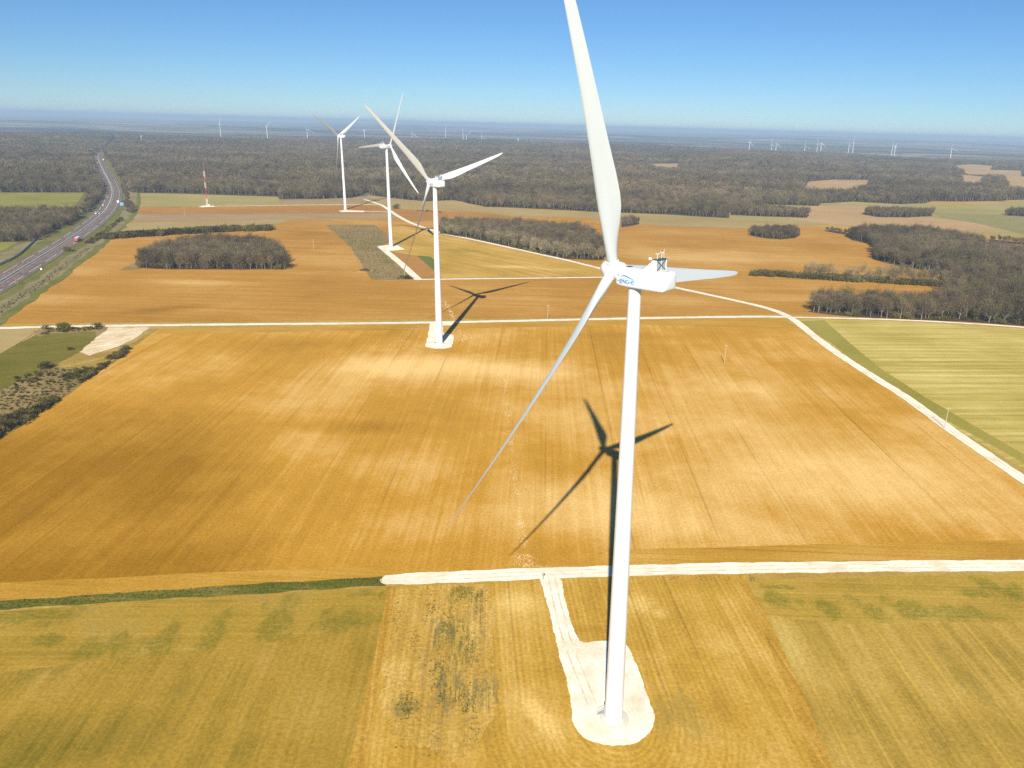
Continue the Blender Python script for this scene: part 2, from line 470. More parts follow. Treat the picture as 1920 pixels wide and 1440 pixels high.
M_C = field_mat('stubble', (0.29, 0.17, 0.028), (0.48, 0.29, 0.052), (0.67, 0.455, 0.15), rot=R(-2), period=3, streak=0.9, lines=0.1, seed=15, macro=18, track=4, grain=.8,
    weeds=[(G(850, 1200)[:2], 7.5, 19, 0, (0.09, 0.115, 0.02), 0.46, 0.56, 1.0), (G(880, 1112)[:2], 7, 4, 0, (0.10, 0.14, 0.02), 0.42, 0.56, .9), (G(880, 1300)[:2], 12, 7, 0, (0.12, 0.115, 0.04), 0.45, 0.56, .9),
           (G(770, 1320)[:2], 5, 5, 0, (0.10, 0.11, 0.03), 0.4, 0.55, .9), (G(850, 1250)[:2], 13, 28, 0, (0.26, 0.20, 0.09), 0.46, 0.6, .5)])
sheet('stubble_field', GP([(746, 1104), (905, 1094), (918, 1110), (922, 1180), (926, 1245), (936, 1290), (938, 1320), (915, 1360), (900, 1400), (860, 1425), (800, 1400), (735, 1370), (712, 1325), (716, 1240), (732, 1160)]), -0.07, M_C, jit=1.2, step=1.2)
M_MARG = field_mat('turned_margin', (0.27, 0.145, 0.012), (0.43, 0.24, 0.03), (0.58, 0.36, 0.09), rot=R(-6), period=2, streak=.9, lines=0, seed=16, macro=12, grain=.7)
sheet('field_margin', GP([(728, 1099), (744, 1099), (726, 1180), (706, 1290), (678, 1440), (655, 1570), (628, 1570), (652, 1440), (690, 1290), (712, 1180)]), -0.06, M_MARG, jit=.25, step=1.5)
sheet('field_margin', GP([(1384, 1086), (1398, 1086), (1440, 1160), (1500, 1285), (1562, 1440), (1620, 1580), (1580, 1580), (1528, 1440), (1474, 1285), (1420, 1160)]), -0.06, M_MARG, jit=.25, step=1.5)
M_E = field_mat('barley', (0.21, 0.145, 0.014), (0.43, 0.275, 0.05), (0.53, 0.39, 0.11), rot=R(1), period=6, streak=0.75, lines=-0.25, seed=18, macro=30, track=8, grain=.55,
    blobs=[blobg(1480, 1200, 5, 22, 0, .4), blobg(1900, 1380, 20, 14, 0, -.3), blobg(1700, 1300, 5, 24, .2, -.15)],
    weeds=[(G(1810, 1270)[:2], 3, 16, .2, (0.13, 0.13, 0.02), 0.3, 0.6, .4)])
sheet('barley_field', GP([(1398, 1086), (1920, 1074), (2500, 1066), (2700, 1560), (1620, 1580), (1562, 1440), (1500, 1285), (1440, 1160)]), -0.10, M_E, jit=.15)
M_Eh = field_mat('barley_headland', (0.20, 0.145, 0.012), (0.405, 0.26, 0.04), (0.48, 0.35, 0.085), rot=PI / 2, period=3, streak=0.55, lines=-0.15, seed=19, macro=25, track=6, grain=.5,
    weeds=[(G(x, y)[:2], rx, ry, rr, (0.13, 0.14, 0.01), 0.3, 0.48, .75) for x, y, rx, ry, rr in
           ((1560, 1145, 4, 7, .5), (1632, 1142, 4, 7, .5), (1712, 1144, 6, 9, .5), (1860, 1098, 4, 10, .6), (1825, 1112, 6, 3, 0), (1460, 1125, 7, 5, 0), (1800, 1150, 12, 5, 0), (1900, 1110, 7, 6, .4), (1460, 1100, 8, 1.5, 0))])
sheet('barley_field_headland', GP([(1400, 1087), (1920, 1076), (2500, 1068), (2600, 1175), (1920, 1166), (1560, 1169), (1438, 1152)]), -0.07, M_Eh, jit=.15)

# grass strip between the great field and the wheat
M_GR = field_mat('verge_grass', (0.045, 0.06, 0.008), (0.12, 0.12, 0.016), (0.30, 0.22, 0.07), rot=PI / 2, period=4, streak=0.7, lines=0.0, seed=21, macro=12, grain=.9)
sheet('grass_strip', GP([(-500, 1162), (0, 1126), (300, 1106), (600, 1088), (716, 1080), (724, 1098), (600, 1106), (300, 1123), (0, 1144), (-500, 1190)]), -0.03, M_GR, jit=.45, step=1.5)

# chalk tracks
t = NT('crushed_chalk')
n1 = t.noise(t.pos(), 0.12, 4, 0.6); n2 = t.noise(t.pos(), 1.6, 5, 0.75)
c = t.mix(t.rng(n1, 0.45, 0.78), (0.88, 0.82, 0.66), (0.66, 0.53, 0.32))
c = t.mul(c, t.rng(n2, 0.25, 0.75, 0.78, 1.12))
M_CHK = t.out(c, 0.95, 0.05, n2, .3, .1)
sheet('chalk_track', GP([(712, 1087), (722, 1079), (760, 1075), (880, 1070), (1010, 1065), (1150, 1060), (1440, 1054), (1700, 1051), (1920, 1050), (2400, 1046), (2400, 1066), (1920, 1070), (1700, 1072), (1440, 1074),
                         (1180, 1080), (1010, 1085), (880, 1092), (760, 1096), (722, 1096), (714, 1092)]), 0.0, M_CHK, jit=.3, step=1.2)
pad1 = [(1012, 1083), (1022, 1120), (1032, 1155), (1043, 1200), (1050, 1235), (1066, 1290), (1073, 1330), (1072, 1350), (1085, 1374), (1105, 1390), (1140, 1399), (1180, 1398), (1206, 1387), (1224, 1366), (1228, 1345),
        (1216, 1312), (1205, 1275), (1192, 1240), (1178, 1213), (1166, 1202), (1130, 1201), (1088, 1206), (1080, 1190), (1066, 1150), (1055, 1110), (1053, 1082)]
sheet('turbine_hardstanding', [p for p in smooth_line(GP(pad1 + pad1[:1]), 1)[:-1]], 0.03, M_CHK, jit=.22, step=.5)

t = NT('worn_chalk')
M_RUT = t.out(t.mul(t.mix(t.rng(t.noise(t.pos(), .25, 4, .7), .4, .6), (.80, .72, .54), (.62, .50, .31)), t.rng(t.noise(t.pos(), 1.5, 4, .7), .25, .75, .85, 1.1)), .95, .05)
def ruts(L, z, half=.95, wd=.42):
    for o in (-half, half): ribbon('track_rut', L, o - wd / 2, o + wd / 2, z, M_RUT, .09, seed=int(o * 10) + 20)
ruts(resample(smooth_line(GP([(735, 1087), (880, 1081), (1010, 1075), (1150, 1070), (1440, 1064), (1700, 1061), (1920, 1060), (2400, 1056)])), 1.5), .012)
ruts(resample(smooth_line(GP([(1034, 1082), (1044, 1130), (1062, 1200), (1090, 1270), (1110, 1320)])), 1.5), .045)
def track(P, wd, z, jit=.22, step=3.0, name='chalk_track'):
    L = resample(smooth_line(GP(P)), step)
    if wd > 5: ruts(L, z + .015)
    return ribbon(name, L, -wd / 2, wd / 2, z, M_CHK, jit)
L2 = [(-900, 650), (0, 614.5), (200, 611), (400, 608.5), (600, 607), (800, 605), (1000, 601), (1200, 596.5), (1400, 593.5), (1478, 594)]
track(L2, 5.2, 0.0)
L3 = [(683, 373.5), (700, 379), (712, 383), (722, 388), (735, 398), (750, 407.5), (770, 418), (800, 429), (830, 438), (880, 447.5), (950, 463), (1060, 487), (1140, 507), (1260, 538), (1350, 557), (1440, 577), (1482, 594),
      (1520, 625), (1570, 663), (1640, 708), (1700, 745), (1770, 797), (1840, 845), (1920, 900), (2200, 1080)]
track(L3, 5.6, 0.02)
track([(778, 524), (900, 522.5), (1040, 521), (1135, 519.5), (1215, 520)], 4.2, 0.0)
track([(1478, 595), (1540, 595.5), (1700, 600), (1800, 605.5), (1920, 613), (2300, 648)], 3.6, 0.0)
track([(390, 387), (500, 385), (640, 383.4), (712, 383.5)], 4.2, 0.0)
track([(640, 396), (680, 396), (728, 397), (738, 400)], 5.0, 0.01)
track([(714, 463), (750, 492), (784, 524)], 6.5, 0.01)
sheet('turbine_hardstanding', GP([(806, 606), (851, 606), (849, 610), (830, 611), (831, 625), (851, 628), (850, 644), (846, 651), (834, 654), (815, 654), (798, 650), (797, 646), (803, 632)]), 0.03, M_CHK, jit=.35, step=1.5)
sheet('turbine_hardstanding', GP([(707, 461.5), (728, 459.5), (744, 459.5), (760, 468), (742, 469.5), (726, 470.5)]), 0.03, M_CHK, jit=.35, step=2)
sheet('turbine_hardstanding', GP([(634, 395), (650, 394), (683, 395.2), (682, 397.6), (640, 397.5)]), 0.03, M_CHK, jit=.35, step=2)
sheet('mast_hardstanding', GP([(372, 387.5), (380, 385.5), (400, 385.5), (404, 387.5), (378, 388.8)]), 0.03, M_CHK, jit=.3, step=3)

# land beyond
def F(name, P, z, mat, **k): return sheet(name, GP(P), z, mat, **k)
TAN = field_mat('dry_meadow', (0.24, 0.17, 0.06), (0.36, 0.26, 0.10), (0.46, 0.35, 0.16), rot=PI / 2, period=22, streak=.5, lines=0, seed=31, macro=120)
TANG = field_mat('thin_green_crop', (0.20, 0.19, 0.05), (0.33, 0.27, 0.09), (0.44, 0.35, 0.14), rot=PI / 2 - .1, period=26, streak=.6, lines=0, seed=32, macro=120)
GREY = field_mat('fallow', (0.20, 0.14, 0.06), (0.33, 0.23, 0.11), (0.42, 0.30, 0.16), rot=PI / 2, period=14, streak=.5, lines=0, seed=33, macro=90)
GREENF = field_mat('green_crop', (0.13, 0.14, 0.015), (0.23, 0.215, 0.04), (0.34, 0.28, 0.09), rot=PI / 2, period=12, streak=.5, lines=0, seed=34, macro=70)
HF = field_mat('striped_crop', (0.27, 0.20, 0.03), (0.46, 0.36, 0.085), (0.66, 0.54, 0.21), rot=PI / 2 - R(5), period=7, streak=1.3, lines=0, seed=35, macro=60,
    weeds=[])
PINK = field_mat('pale_earth', (0.30, 0.19, 0.08), (0.42, 0.27, 0.12), (0.50, 0.35, 0.18), rot=PI / 2, period=20, streak=.4, lines=0, seed=36, macro=150)
ORG = field_mat('red_earth', (0.25, 0.115, 0.02), (0.37, 0.175, 0.038), (0.45, 0.26, 0.08), rot=PI / 2, period=14, streak=.5, lines=0, seed=37, macro=90)

F('dry_meadow', [(690, 366), (800, 379), (860, 377), (960, 390), (1090, 398), (1130, 400), (1250, 404), (1370, 410), (1560, 420), (1400, 428), (1250, 424), (1160, 416), (1090, 408), (960, 405), (900, 398), (800, 394), (735, 391), (712, 381), (683, 372)], -0.05, TAN)
F('green_crop_field', [(1090, 400), (1250, 405), (1370, 411), (1560, 420), (1920, 445), (2400, 480), (2400, 430), (1920, 398), (1790, 396), (1540, 384), (1440, 384), (1380, 396), (1250, 396), (1130, 392)], -0.045, TANG)
F('pale_field', [(1480, 388), (1580, 384), (1640, 388), (1700, 404), (1800, 412), (1890, 432), (1800, 436), (1600, 424), (1480, 412)], -0.02, PINK)
F('green_field', [(1750, 398), (1920, 404), (2300, 424), (2300, 452), (1920, 440), (1840, 420), (1760, 408)], -0.01, field_mat('dull_green_crop', (.16, .15, .05), (.25, .22, .08), (.34, .28, .12), rot=PI / 2, period=20, streak=.6, lines=0, seed=53, macro=90))
F('far_crop_field', [(1500, 384), (1600, 378), (1700, 382), (1800, 384), (1920, 378), (2300, 390), (2300, 420), (1920, 402), (1700, 392)], -0.03, TANG)
F('fallow_field', [(524, 374), (600, 373.5), (690, 368), (712, 380), (640, 382), (520, 383.5)], -0.04, GREY)
F('fallow_strip', [(200, 410), (240, 401.5), (500, 401), (640, 400.5), (735, 400.5), (752, 409), (640, 410.5), (500, 411), (215, 417)], -0.04, GREY)
F('orange_strip', [(250, 389), (390, 388.5), (640, 385), (715, 385), (735, 399), (640, 400), (240, 401)], -0.04, ORG)
F('orange_strip', [(735, 392), (800, 395), (900, 399), (960, 406), (900, 412), (820, 413), (770, 415), (752, 404)], -0.03, ORG)
F('tan_strip', [(215, 418), (500, 411.5), (545, 411.5), (520, 420), (495, 424), (225, 434)], -0.04, TAN)
F('pasture', [(262, 362), (330, 363), (480, 368), (520, 369), (524, 374), (520, 384), (392, 386), (330, 388), (252, 388)], -0.04, TANG)
F('green_pasture', [(-400, 456), (66, 451), (34, 482), (0, 499), (-400, 640)], -0.04, GREENF)
F('green_pasture', [(-400, 361), (192, 361), (172, 392), (160, 400), (100, 398), (-400, 400)], -0.04, GREENF)
F('triangle_field', [(757, 424), (800, 433), (880, 450), (950, 465), (1060, 489), (1140, 510), (1170, 518), (1135, 518), (1040, 519), (900, 520.5), (785, 522), (763, 500), (731, 470), (760, 469), (744, 459), (731, 455), (732, 425)], -0.04,
  field_mat('triangle_crop', (0.25, 0.16, 0.02), (0.47, 0.28, 0.045), (0.66, 0.46, 0.16), rot=R(-42), period=12, streak=.9, lines=0, seed=41, macro=60,
    blobs=[blobg(960, 500, 40, 10, 0, .4), blobg(1040, 505, 30, 6, 0, .3)],
    weeds=[(G(862, 470)[:2], 26, 14, 0, (0.17, 0.18, 0.03), .3, .6, .8), (G(800, 460)[:2], 20, 14, 0, (0.17, 0.17, 0.04), .3, .6, .6), (G(840, 510)[:2], 30, 10, 0, (0.24, 0.2, 0.05), .3, .6, .6)]))
F('green_wedge', [(782, 479), (808, 481), (815, 487), (818, 512)], -0.02, field_mat('green_wedge', (.09, .12, .015), (.13, .15, .03), (.2, .2, .06), seed=42, streak=.3, lines=0), jit=.6)
F('tilled_wedge', [(730, 471), (781, 479), (830, 521.5), (786, 522)], -0.02, ORG, jit=.3)
M_SCR = field_mat('rough_scrub', (0.12, 0.09, 0.025), (0.26, 0.185, 0.07), (0.38, 0.28, 0.12), rot=PI / 2, period=10, streak=.5, lines=0, seed=43, macro=25, grain=.9,
    weeds=[(G(690, 455)[:2], 30, 40, 0, (0.10, 0.125, 0.02), .35, .55, .7)])
F('rough_ground', [(610, 421.5), (702, 421.5), (728, 440), (731, 455), (708, 461.5), (776, 523.5), (697, 524.5), (680, 497), (655, 462)], -0.04, M_SCR, jit=.8)
F('striped_field', [(1483, 600), (1540, 598.5), (1700, 603), (1800, 608.5), (1920, 616), (2400, 660), (2400, 1080), (1920, 893), (1840, 838), (1770, 790), (1700, 738), (1640, 702), (1572, 657), (1524, 620)], -0.06, HF)
F('green_margin', [(1500, 602), (1546, 600), (1590, 640), (1650, 690), (1735, 745), (1830, 800), (1920, 852), (2200, 1000), (2200, 1015), (1920, 868), (1830, 818), (1740, 770), (1620, 690), (1560, 645)], -0.04,
  field_mat('margin_crop', (.17, .17, .02), (.30, .25, .045), (.36, .3, .08), seed=44, streak=.3, lines=0, rot=R(40)), jit=.2)
F('soil_margin', [(1488, 604), (1500, 603), (1560, 647), (1620, 693), (1740, 776), (1830, 826), (1920, 880), (2200, 1040), (2200, 1060), (1920, 892), (1840, 837), (1770, 789), (1700, 737), (1640, 701), (1572, 656), (1524, 619)], -0.035,
  field_mat('margin_soil', (.28, .18, .03), (.37, .25, .05), (.46, .33, .1), seed=45, streak=.3, lines=0, rot=R(40)), jit=.2)

# lower left: meadow, chalk pit, scrub
F('tan_field', [(-500, 640), (0, 617.5), (75, 616.5), (50, 634), (0, 663), (-500, 900)], -0.06, TAN)
F('meadow', [(78, 622), (188, 620), (182, 634), (150, 660), (100, 690), (40, 712), (0, 733), (-500, 950), (-500, 870), (0, 664), (55, 634)], -0.05, field_mat('meadow_grass', (.09, .085, .008), (.16, .135, .02), (.26, .2, .06), rot=PI / 2 - .5, period=4, streak=.8, lines=0, seed=46, macro=30, grain=.7), jit=.8)
F('scrubland', [(60, 620), (190, 613), (204, 614), (182, 634), (180, 622), (90, 625), (75, 632)], -0.03, M_SCR, jit=.8)
F('scrubland', [(104, 688), (150, 690), (200, 688), (228, 665), (236, 655), (240, 664), (215, 677), (150, 722), (60, 784), (0, 821), (-330, 980), (-420, 960), (0, 733), (40, 712)], -0.04, M_SCR, jit=1.0)
GOLD = field_mat('dry_grass', (.20, .13, .02), (.34, .23, .05), (.52, .38, .14), rot=.6, period=5, streak=.7, lines=0, seed=47, macro=14, grain=.9)
F('dry_grass', [(92, 689), (148, 661), (168, 667), (214, 655), (255, 640), (281, 617), (296, 616), (268, 637), (240, 655), (205, 684), (186, 690), (150, 688)], -0.045, GOLD, jit=.7)
t = NT('dug_chalk')
n1 = t.noise(t.map(t.pos(), .6, (.25, .08, 0)), 1, 4, .7); n2 = t.noise(t.pos(), 1.2, 5, .75)
M_PIT = t.out(t.mul(t.mix(t.rng(n1, .35, .65), (.84, .73, .52), (.62, .44, .22)), t.rng(n2, .2, .8, .75, 1.15)), .95, .05, n2, .6, .4)
F('chalk_pit', [(205, 613.5), (281, 614), (268, 624), (252, 636), (214, 652), (168, 667), (148, 660), (172, 640), (184, 630)], -0.02, M_PIT, jit=.8, step=2)

# clearings in the far wood
for nm, P in (('clearing', [(1503, 349), (1515, 341), (1560, 337), (1625, 337.5), (1640, 341), (1600, 347), (1570, 350)]),
              ('clearing', [(1783, 311), (1820, 308), (1862, 311), (1850, 317), (1815, 316)]),
              ('clearing', [(1800, 327), (1842, 331), (1838, 334), (1805, 333)]),
              ('clearing', [(1884, 334), (1920, 331), (1990, 333), (1990, 346), (1920, 345), (1895, 342)]),
              ('clearing', [(1840, 318), (1915, 320), (1915, 324), (1850, 322)]),
              ('clearing', [(1222, 307), (1272, 306.5), (1268, 309.5), (1228, 310)])):
    yc = sum(p[1] for p in P) / len(P)
    F(nm, [(x, y + ((15 if yc > 335 else 11) if y > yc else 0)) for x, y in P], 0.25, PINK, jit=2)
CLEAR = [[(1500, 350), (1512, 340), (1560, 336), (1632, 336), (1644, 342), (1605, 349), (1570, 353)], [(1780, 313), (1820, 306), (1866, 310), (1852, 320), (1815, 319)], [(1797, 327), (1846, 330), (1840, 337), (1803, 336)],
         [(1880, 335), (1920, 329), (2000, 331), (2000, 350), (1920, 348), (1890, 344)], [(1838, 317), (1918, 318), (1918, 327), (1850, 325)], [(1218, 307), (1276, 305), (1272, 312), (1226, 312)]]

CLEAR = [[(x, y + ((16 if y > 335 else 12) if y > sum(q[1] for q in P) / len(P) else 0)) for x, y in P] for P in CLEAR]

# ------------------------------------------------------------------ motorway
HW = resample(smooth_line(GP([(-190, 640), (-40, 552), (0, 529), (60, 492), (120, 455), (150, 435), (180, 412), (200, 393), (209, 375), (212, 360), (209.8, 350.7), (205, 340), (196, 323.8), (187, 305), (183, 295),
                              (187.5, 288.8), (195, 285), (207, 276), (216, 269)]), 2), 12.0)
t = NT('asphalt')
n1 = t.noise(t.pos(), 0.07, 3); n2 = t.noise(t.pos(), 1.5, 4, .7)
c = t.mix(t.rng(n1, .35, .65), (0.15, 0.11, 0.09), (0.20, 0.15, 0.13))
M_ASP = t.out(t.mul(c, t.rng(n2, .2, .8, .85, 1.15)), .9, .1)
M_WHITE = plain('road_paint', (0.72, 0.70, 0.66), .7, .1)
M_VERGE = field_mat('verge', (.075, .085, .012), (.15, .145, .03), (.25, .21, .08), rot=0, period=6, streak=.4, lines=0, seed=51, macro=30, grain=.9)
M_VERG2 = field_mat('verge_dry', (.14, .115, .05), (.23, .19, .09), (.33, .28, .15), rot=0, period=6, streak=.4, lines=0, seed=52, macro=30, grain=.9)
ribbon('verge_land', HW, -42, 40, -0.04, M_VERGE, 1.5)
ribbon('verge_land', HW[:150], 22, 34, -0.02, M_VERG2, 2.0, seed=5)
ribbon('verge_land', HW[12:110], -36, -24, -0.02, M_VERG2, 3.0, seed=6)
ribbon('motorway_road', HW, -10.8, -0.9, 0.04, M_ASP, 0.05)
ribbon('motorway_road', HW, 0.9, 13.0, 0.04, M_ASP, 0.05)
ribbon('median_land', HW, -0.9, 0.9, 0.03, plain('median_soil', (.10, .10, .05), .9, .1), 0.02)
road_lines = empty('road_markings', HW[0]); road_lines['kind'] = 'structure'
def marks(o0, o1, on, off, upto, name):
    D = resample(HW, 1.0); n = 0; i = 0
    while i < min(upto, len(D) - on - 2):
        seg = D[i:i + on + 1]
        seg = [seg[0], seg[len(seg) // 2], seg[-1]]
        q = [p - HW[0] for p in seg]
        ribbon(name, q, o0, o1, 0.13, M_WHITE, 0, parent=road_lines)
        i += on + off
marks(-8.4, -8.05, 38, 14, 1300, 'edge_dash')
marks(9.4, 9.75, 38, 14, 1300, 'edge_dash')
for o0 in (-1.5, 1.25):
    ribbon('edge_line', [p - HW[0] for p in HW], o0, o0 + .3, 0.13, M_WHITE, 0, parent=road_lines)
def lane_marks():
    D = resample(HW, 1.0); b = MB()
    for o in (-4.8, 5.2):
        i = 0
        while i < 1100:
            q = offset_line([D[i], D[i + 3]], o); q2 = offset_line([D[i], D[i + 3]], o + .22)
            b.add([(p.x, p.y, .135) for p in (q[0], q2[0], q2[1], q[1])], [(0, 1, 2, 3)]); i += 13
    return b.mesh('lane_mark')
tag(obj('lane_mark', lane_marks(), road_lines, M_WHITE, -HW[0]), kind='stuff')

# barriers: median rail, verge rail, noise barrier
M_GALV = plain('galvanised_steel', (0.50, 0.54, 0.52), .45, .5, metal=.3)
M_CONC = plain('concrete', (0.46, 0.46, 0.42), .9, .2)
def wall_ribbon(L, off, h0, h1, th):
    b = MB(); A = offset_line(L, off - th / 2); B = offset_line(L, off + th / 2)
    rings = [[(p.x, p.y, h0), (q.x, q.y, h0), (q.x, q.y, h1), (p.x, p.y, h1)] for p, q in zip(A, B)]
    b.loft(rings); return b
def posts(L, off, h, step):
    b = MB()
    for p in offset_line(resample(L, step), off): b.box((p.x, p.y, h / 2), (.12, .12, h))
    return b
def rail(off, label, i0, i1):
    L = [p - HW[i0] for p in HW[i0:i1]]
    e = empty('guard_rail', HW[i0])
    tag(e, label, 'guard rail')
    obj('rail_beam', wall_ribbon(L, off, .42, .8, .14).mesh(), e, M_GALV)
    tag(obj('rail_post', posts(L, off + .12, .6, 4).mesh(), e, M_GALV), kind='stuff')
tag(obj('median_barrier', wall_ribbon(HW, -.35, 0, .85, .5).mesh(), None, plain('barrier_concrete', (.50, .55, .48), .85, .2)), 'pale concrete barrier running down the middle of the motorway', 'barrier')
rail(.55, 'steel guard rail on the right of the median barrier', 0, 120)
rail(13.6, 'steel guard rail along the right verge of the motorway', 0, 140)
rail(-11.4, 'steel guard rail along the left verge of the motorway', 40, 140)
nb = empty('noise_barrier', G(0, 498)); tag(nb, 'pale green low wall curving beside the left motorway verge', 'wall')
NBL = [p - G(0, 498) for p in resample(smooth_line(GP([(-120, 540), (0, 498), (32, 482), (48, 468), (66, 451)])), 6)]
for k, (a, b_) in enumerate(zip(NBL, NBL[1:])):
    q = MB(); d = (b_ - a); c_ = (a + b_) / 2
    q.box((c_.x, c_.y, .95), (d.length - .15, .12, 1.7), Matrix.Rotation(math.atan2(d.y, d.x), 3, 'Z'))
    obj('panel', q.mesh(), nb, plain('barrier_panel', (.34, .46, .38), .7, .3) if k == 0 else bpy.data.materials['barrier_panel'])
q = MB()
for p in NBL: q.box((p.x, p.y, 1.0), (.2, .2, 2.0))
tag(obj('post', q.mesh(), nb, M_GALV), kind='stuff')

# ------------------------------------------------------------------ trees
def inst_colour(name, stops, var=.25):
    t = NT(name)
    r_ = t.n('ShaderNodeObjectInfo').outputs['Random']
    c = t.ramp(r_, stops)
    n = t.noise(t.pos(), 0.9, 2)
    n2 = t.noise(t.pos(), 0.012, 3)
    n3 = t.noise(t.map(t.pos(), 0, (1 / 520, 1 / 260, 0)), 1.0, 3)
    c = t.mul(c, t.math('MULTIPLY', t.math('MULTIPLY', t.rng(n, .3, .7, 1 - var, 1 + var), t.rng(n2, .35, .65, .75, 1.22)), t.rng(n3, .35, .65, .72, 1.25)))
    return t.out(c, .9, .08)
M_TWIG = inst_colour('twigs', [(0, (.055, .041, .028)), (.2, (.14, .105, .062)), (.4, (.085, .063, .045)), (.55, (.185, .145, .08)), (.7, (.13, .108, .048)), (.82, (.11, .102, .034)), (.92, (.195, .145, .09)), (1, (.125, .08, .06))], .4)
M_TWIGL = inst_colour('pale_twigs', [(0, (.17, .14, .08)), (.4, (.27, .22, .13)), (.7, (.19, .175, .08)), (1, (.13, .115, .06))], .35)
M_BARK = plain('bark', (.22, .20, .15), .9, .1, .3, 2.0)
M_EVER = inst_colour('conifer_needles', [(0, (.02, .05, .032)), (1, (.035, .075, .045))])
M_SHRUB = inst_colour('shrub_leaves', [(0, (.065, .058, .02)), (.4, (.12, .10, .038)), (.7, (.085, .085, .016)), (1, (.16, .115, .055))])

def tree_parts(seed, H=14.0, ntw=560, wide=1.0, lean=0.0):
    r_ = random.Random(seed); W = MB(); T = MB()
    def rv(k=1.0): return Vector((r_.gauss(0, k), r_.gauss(0, k), r_.gauss(0, k)))
    tr = [Vector((0, 0, -.3))]
    for i in range(1, 5): tr.append(Vector((lean * i * .3 + r_.uniform(-.2, .2) * i * .5, r_.uniform(-.2, .2) * i * .5, H * .155 * i)))
    W.tube(tr, [.30 * H / 14, .24 * H / 14, .2 * H / 14, .15 * H / 14, .09 * H / 14], 5)
    tips = [tr[-1]]
    for i in range(8):
        k = r_.uniform(.9, 3.8); j = int(k); s = tr[j].lerp(tr[min(j + 1, 4)], k - j)
        a = i * 2.4 + r_.uniform(-.4, .4)
        out = Vector((math.cos(a), math.sin(a), 0)) * wide
        L = H * r_.uniform(.24, .36)
        p1 = s + out * L * .45 + Vector((0, 0, L * .45)); p2 = p1 + out * L * .3 + Vector((0, 0, L * .6)) + rv(.25)
        W.tube([s, p1, p2], [.11 * H / 14, .075 * H / 14, .03], 3, cap=False)
        tips += [p1, p2]
        for q in range(3):
            b0 = s.lerp(p1, r_.uniform(.4, 1)) if q == 0 else p1.lerp(p2, r_.uniform(0, .8))
            b1 = b0 + out * r_.uniform(.2, 1.4) + rv(.7) + Vector((0, 0, r_.uniform(.6, 2.2)))
            W.tube([b0, b1], [.045, .015], 3, cap=False); tips.append(b1)
    cz, rz, rr = H * .60, H * .40, H * .27 * wide
    for i in range(ntw):
        if i % 3:
            b0 = r_.choice(tips) + rv(.75)
        else:
            u = rv().normalized() * (r_.random() ** .45); b0 = Vector((u.x * rr, u.y * rr, cz + u.z * rz * .95))
        o = b0 - Vector((lean, 0, H * .38)); o.z *= .55
        d = (o.normalized() * .9 + Vector((0, 0, .75)) + rv(.35)).normalized()
        L = r_.uniform(.8, 2.0) * (H / 14) ** .5; wd = r_.uniform(.06, .13)
        sd = d.cross(rv()).normalized() * wd
        T.add([b0 - sd, b0 + sd, b0 + d * L], [(0, 1, 2)])
    return W, T

def shrub_mb(seed, n=260, h=2.6, rad=2.2):
    r_ = random.Random(seed); T = MB()
    lobes = [(r_.uniform(-.5, .5) * rad, r_.uniform(-.5, .5) * rad, r_.uniform(.5, 1) * h) for _ in range(5)]
    for i in range(n):
        lx, ly, lh = r_.choice(lobes)
        a = r_.uniform(0, 2 * PI); q = r_.random() ** .5 * rad * .62; z = lh * (r_.random() ** .7) * math.sqrt(max(.05, 1 - (q / rad) ** 2))
        p = Vector((lx + q * math.cos(a), ly + q * math.sin(a), z))
        d = Vector((math.cos(a) * .5, math.sin(a) * .5, .8)) + Vector((r_.gauss(0, .4), r_.gauss(0, .4), r_.gauss(0, .4))); d.normalize()
        L = r_.uniform(.3, .8); sd = d.orthogonal().normalized() * r_.uniform(.08, .2)
        T.add([p - sd, p + sd, p + d * L + sd * .3, p + d * L - sd * .3], [(0, 1, 2, 3)])
    return T

def conifer_mb(seed, H=17.0):
    r_ = random.Random(seed); W = MB(); T = MB()
    W.tube([(0, 0, -.3), (0, 0, H * .95)], [.25, .04], 5)
    for i in range(300):
        z = H * (.15 + .85 * r_.random() ** 1.25); rad = (1 - z / H) * 3.2 + .25; a = r_.uniform(0, 2 * PI)
        p = Vector((0, 0, z)); e = Vector((math.cos(a) * rad, math.sin(a) * rad, z - rad * .25 + r_.uniform(-.2, .3)))
        sd = Vector((-math.sin(a), math.cos(a), 0)) * rad * r_.uniform(.12, .25)
        mid = p.lerp(e, .6)
        T.add([p, mid - sd, e, mid + sd], [(0, 1, 2, 3)])
    return W, T

def join_proto(name, W, T, mats):
    b = MB(); b.cur = 0
    if W: b.add(W.v, W.f)
    b.cur = 1; b.add(T.v, T.f)
    me = b.mesh(name)
    for k in mats: me.materials.append(k)
    return bpy.data.objects.new(name, me)          # a source for scattering; not placed in the scene itself
PARTS = [tree_parts(s, H, n, wd, ln) for s, H, n, wd, ln in ((1, 14, 900, 1, 0), (2, 13, 850, 1.1, .5), (3, 15, 950, .95, -.4), (4, 12, 800, 1.15, 0), (5, 14.5, 850, .85, .3))]
PROTO = [join_proto('bare_tree_source', W, T, (M_BARK, M_TWIG)) for W, T in PARTS]
PROTO_S = [join_proto('shrub_source', None, shrub_mb(s), (M_BARK, M_SHRUB)) for s in (1, 2, 3)]
CW = conifer_mb(5); PROTO_C = [join_proto('conifer_source', *conifer_mb(s), (M_BARK, M_EVER)) for s in (5, 6)]
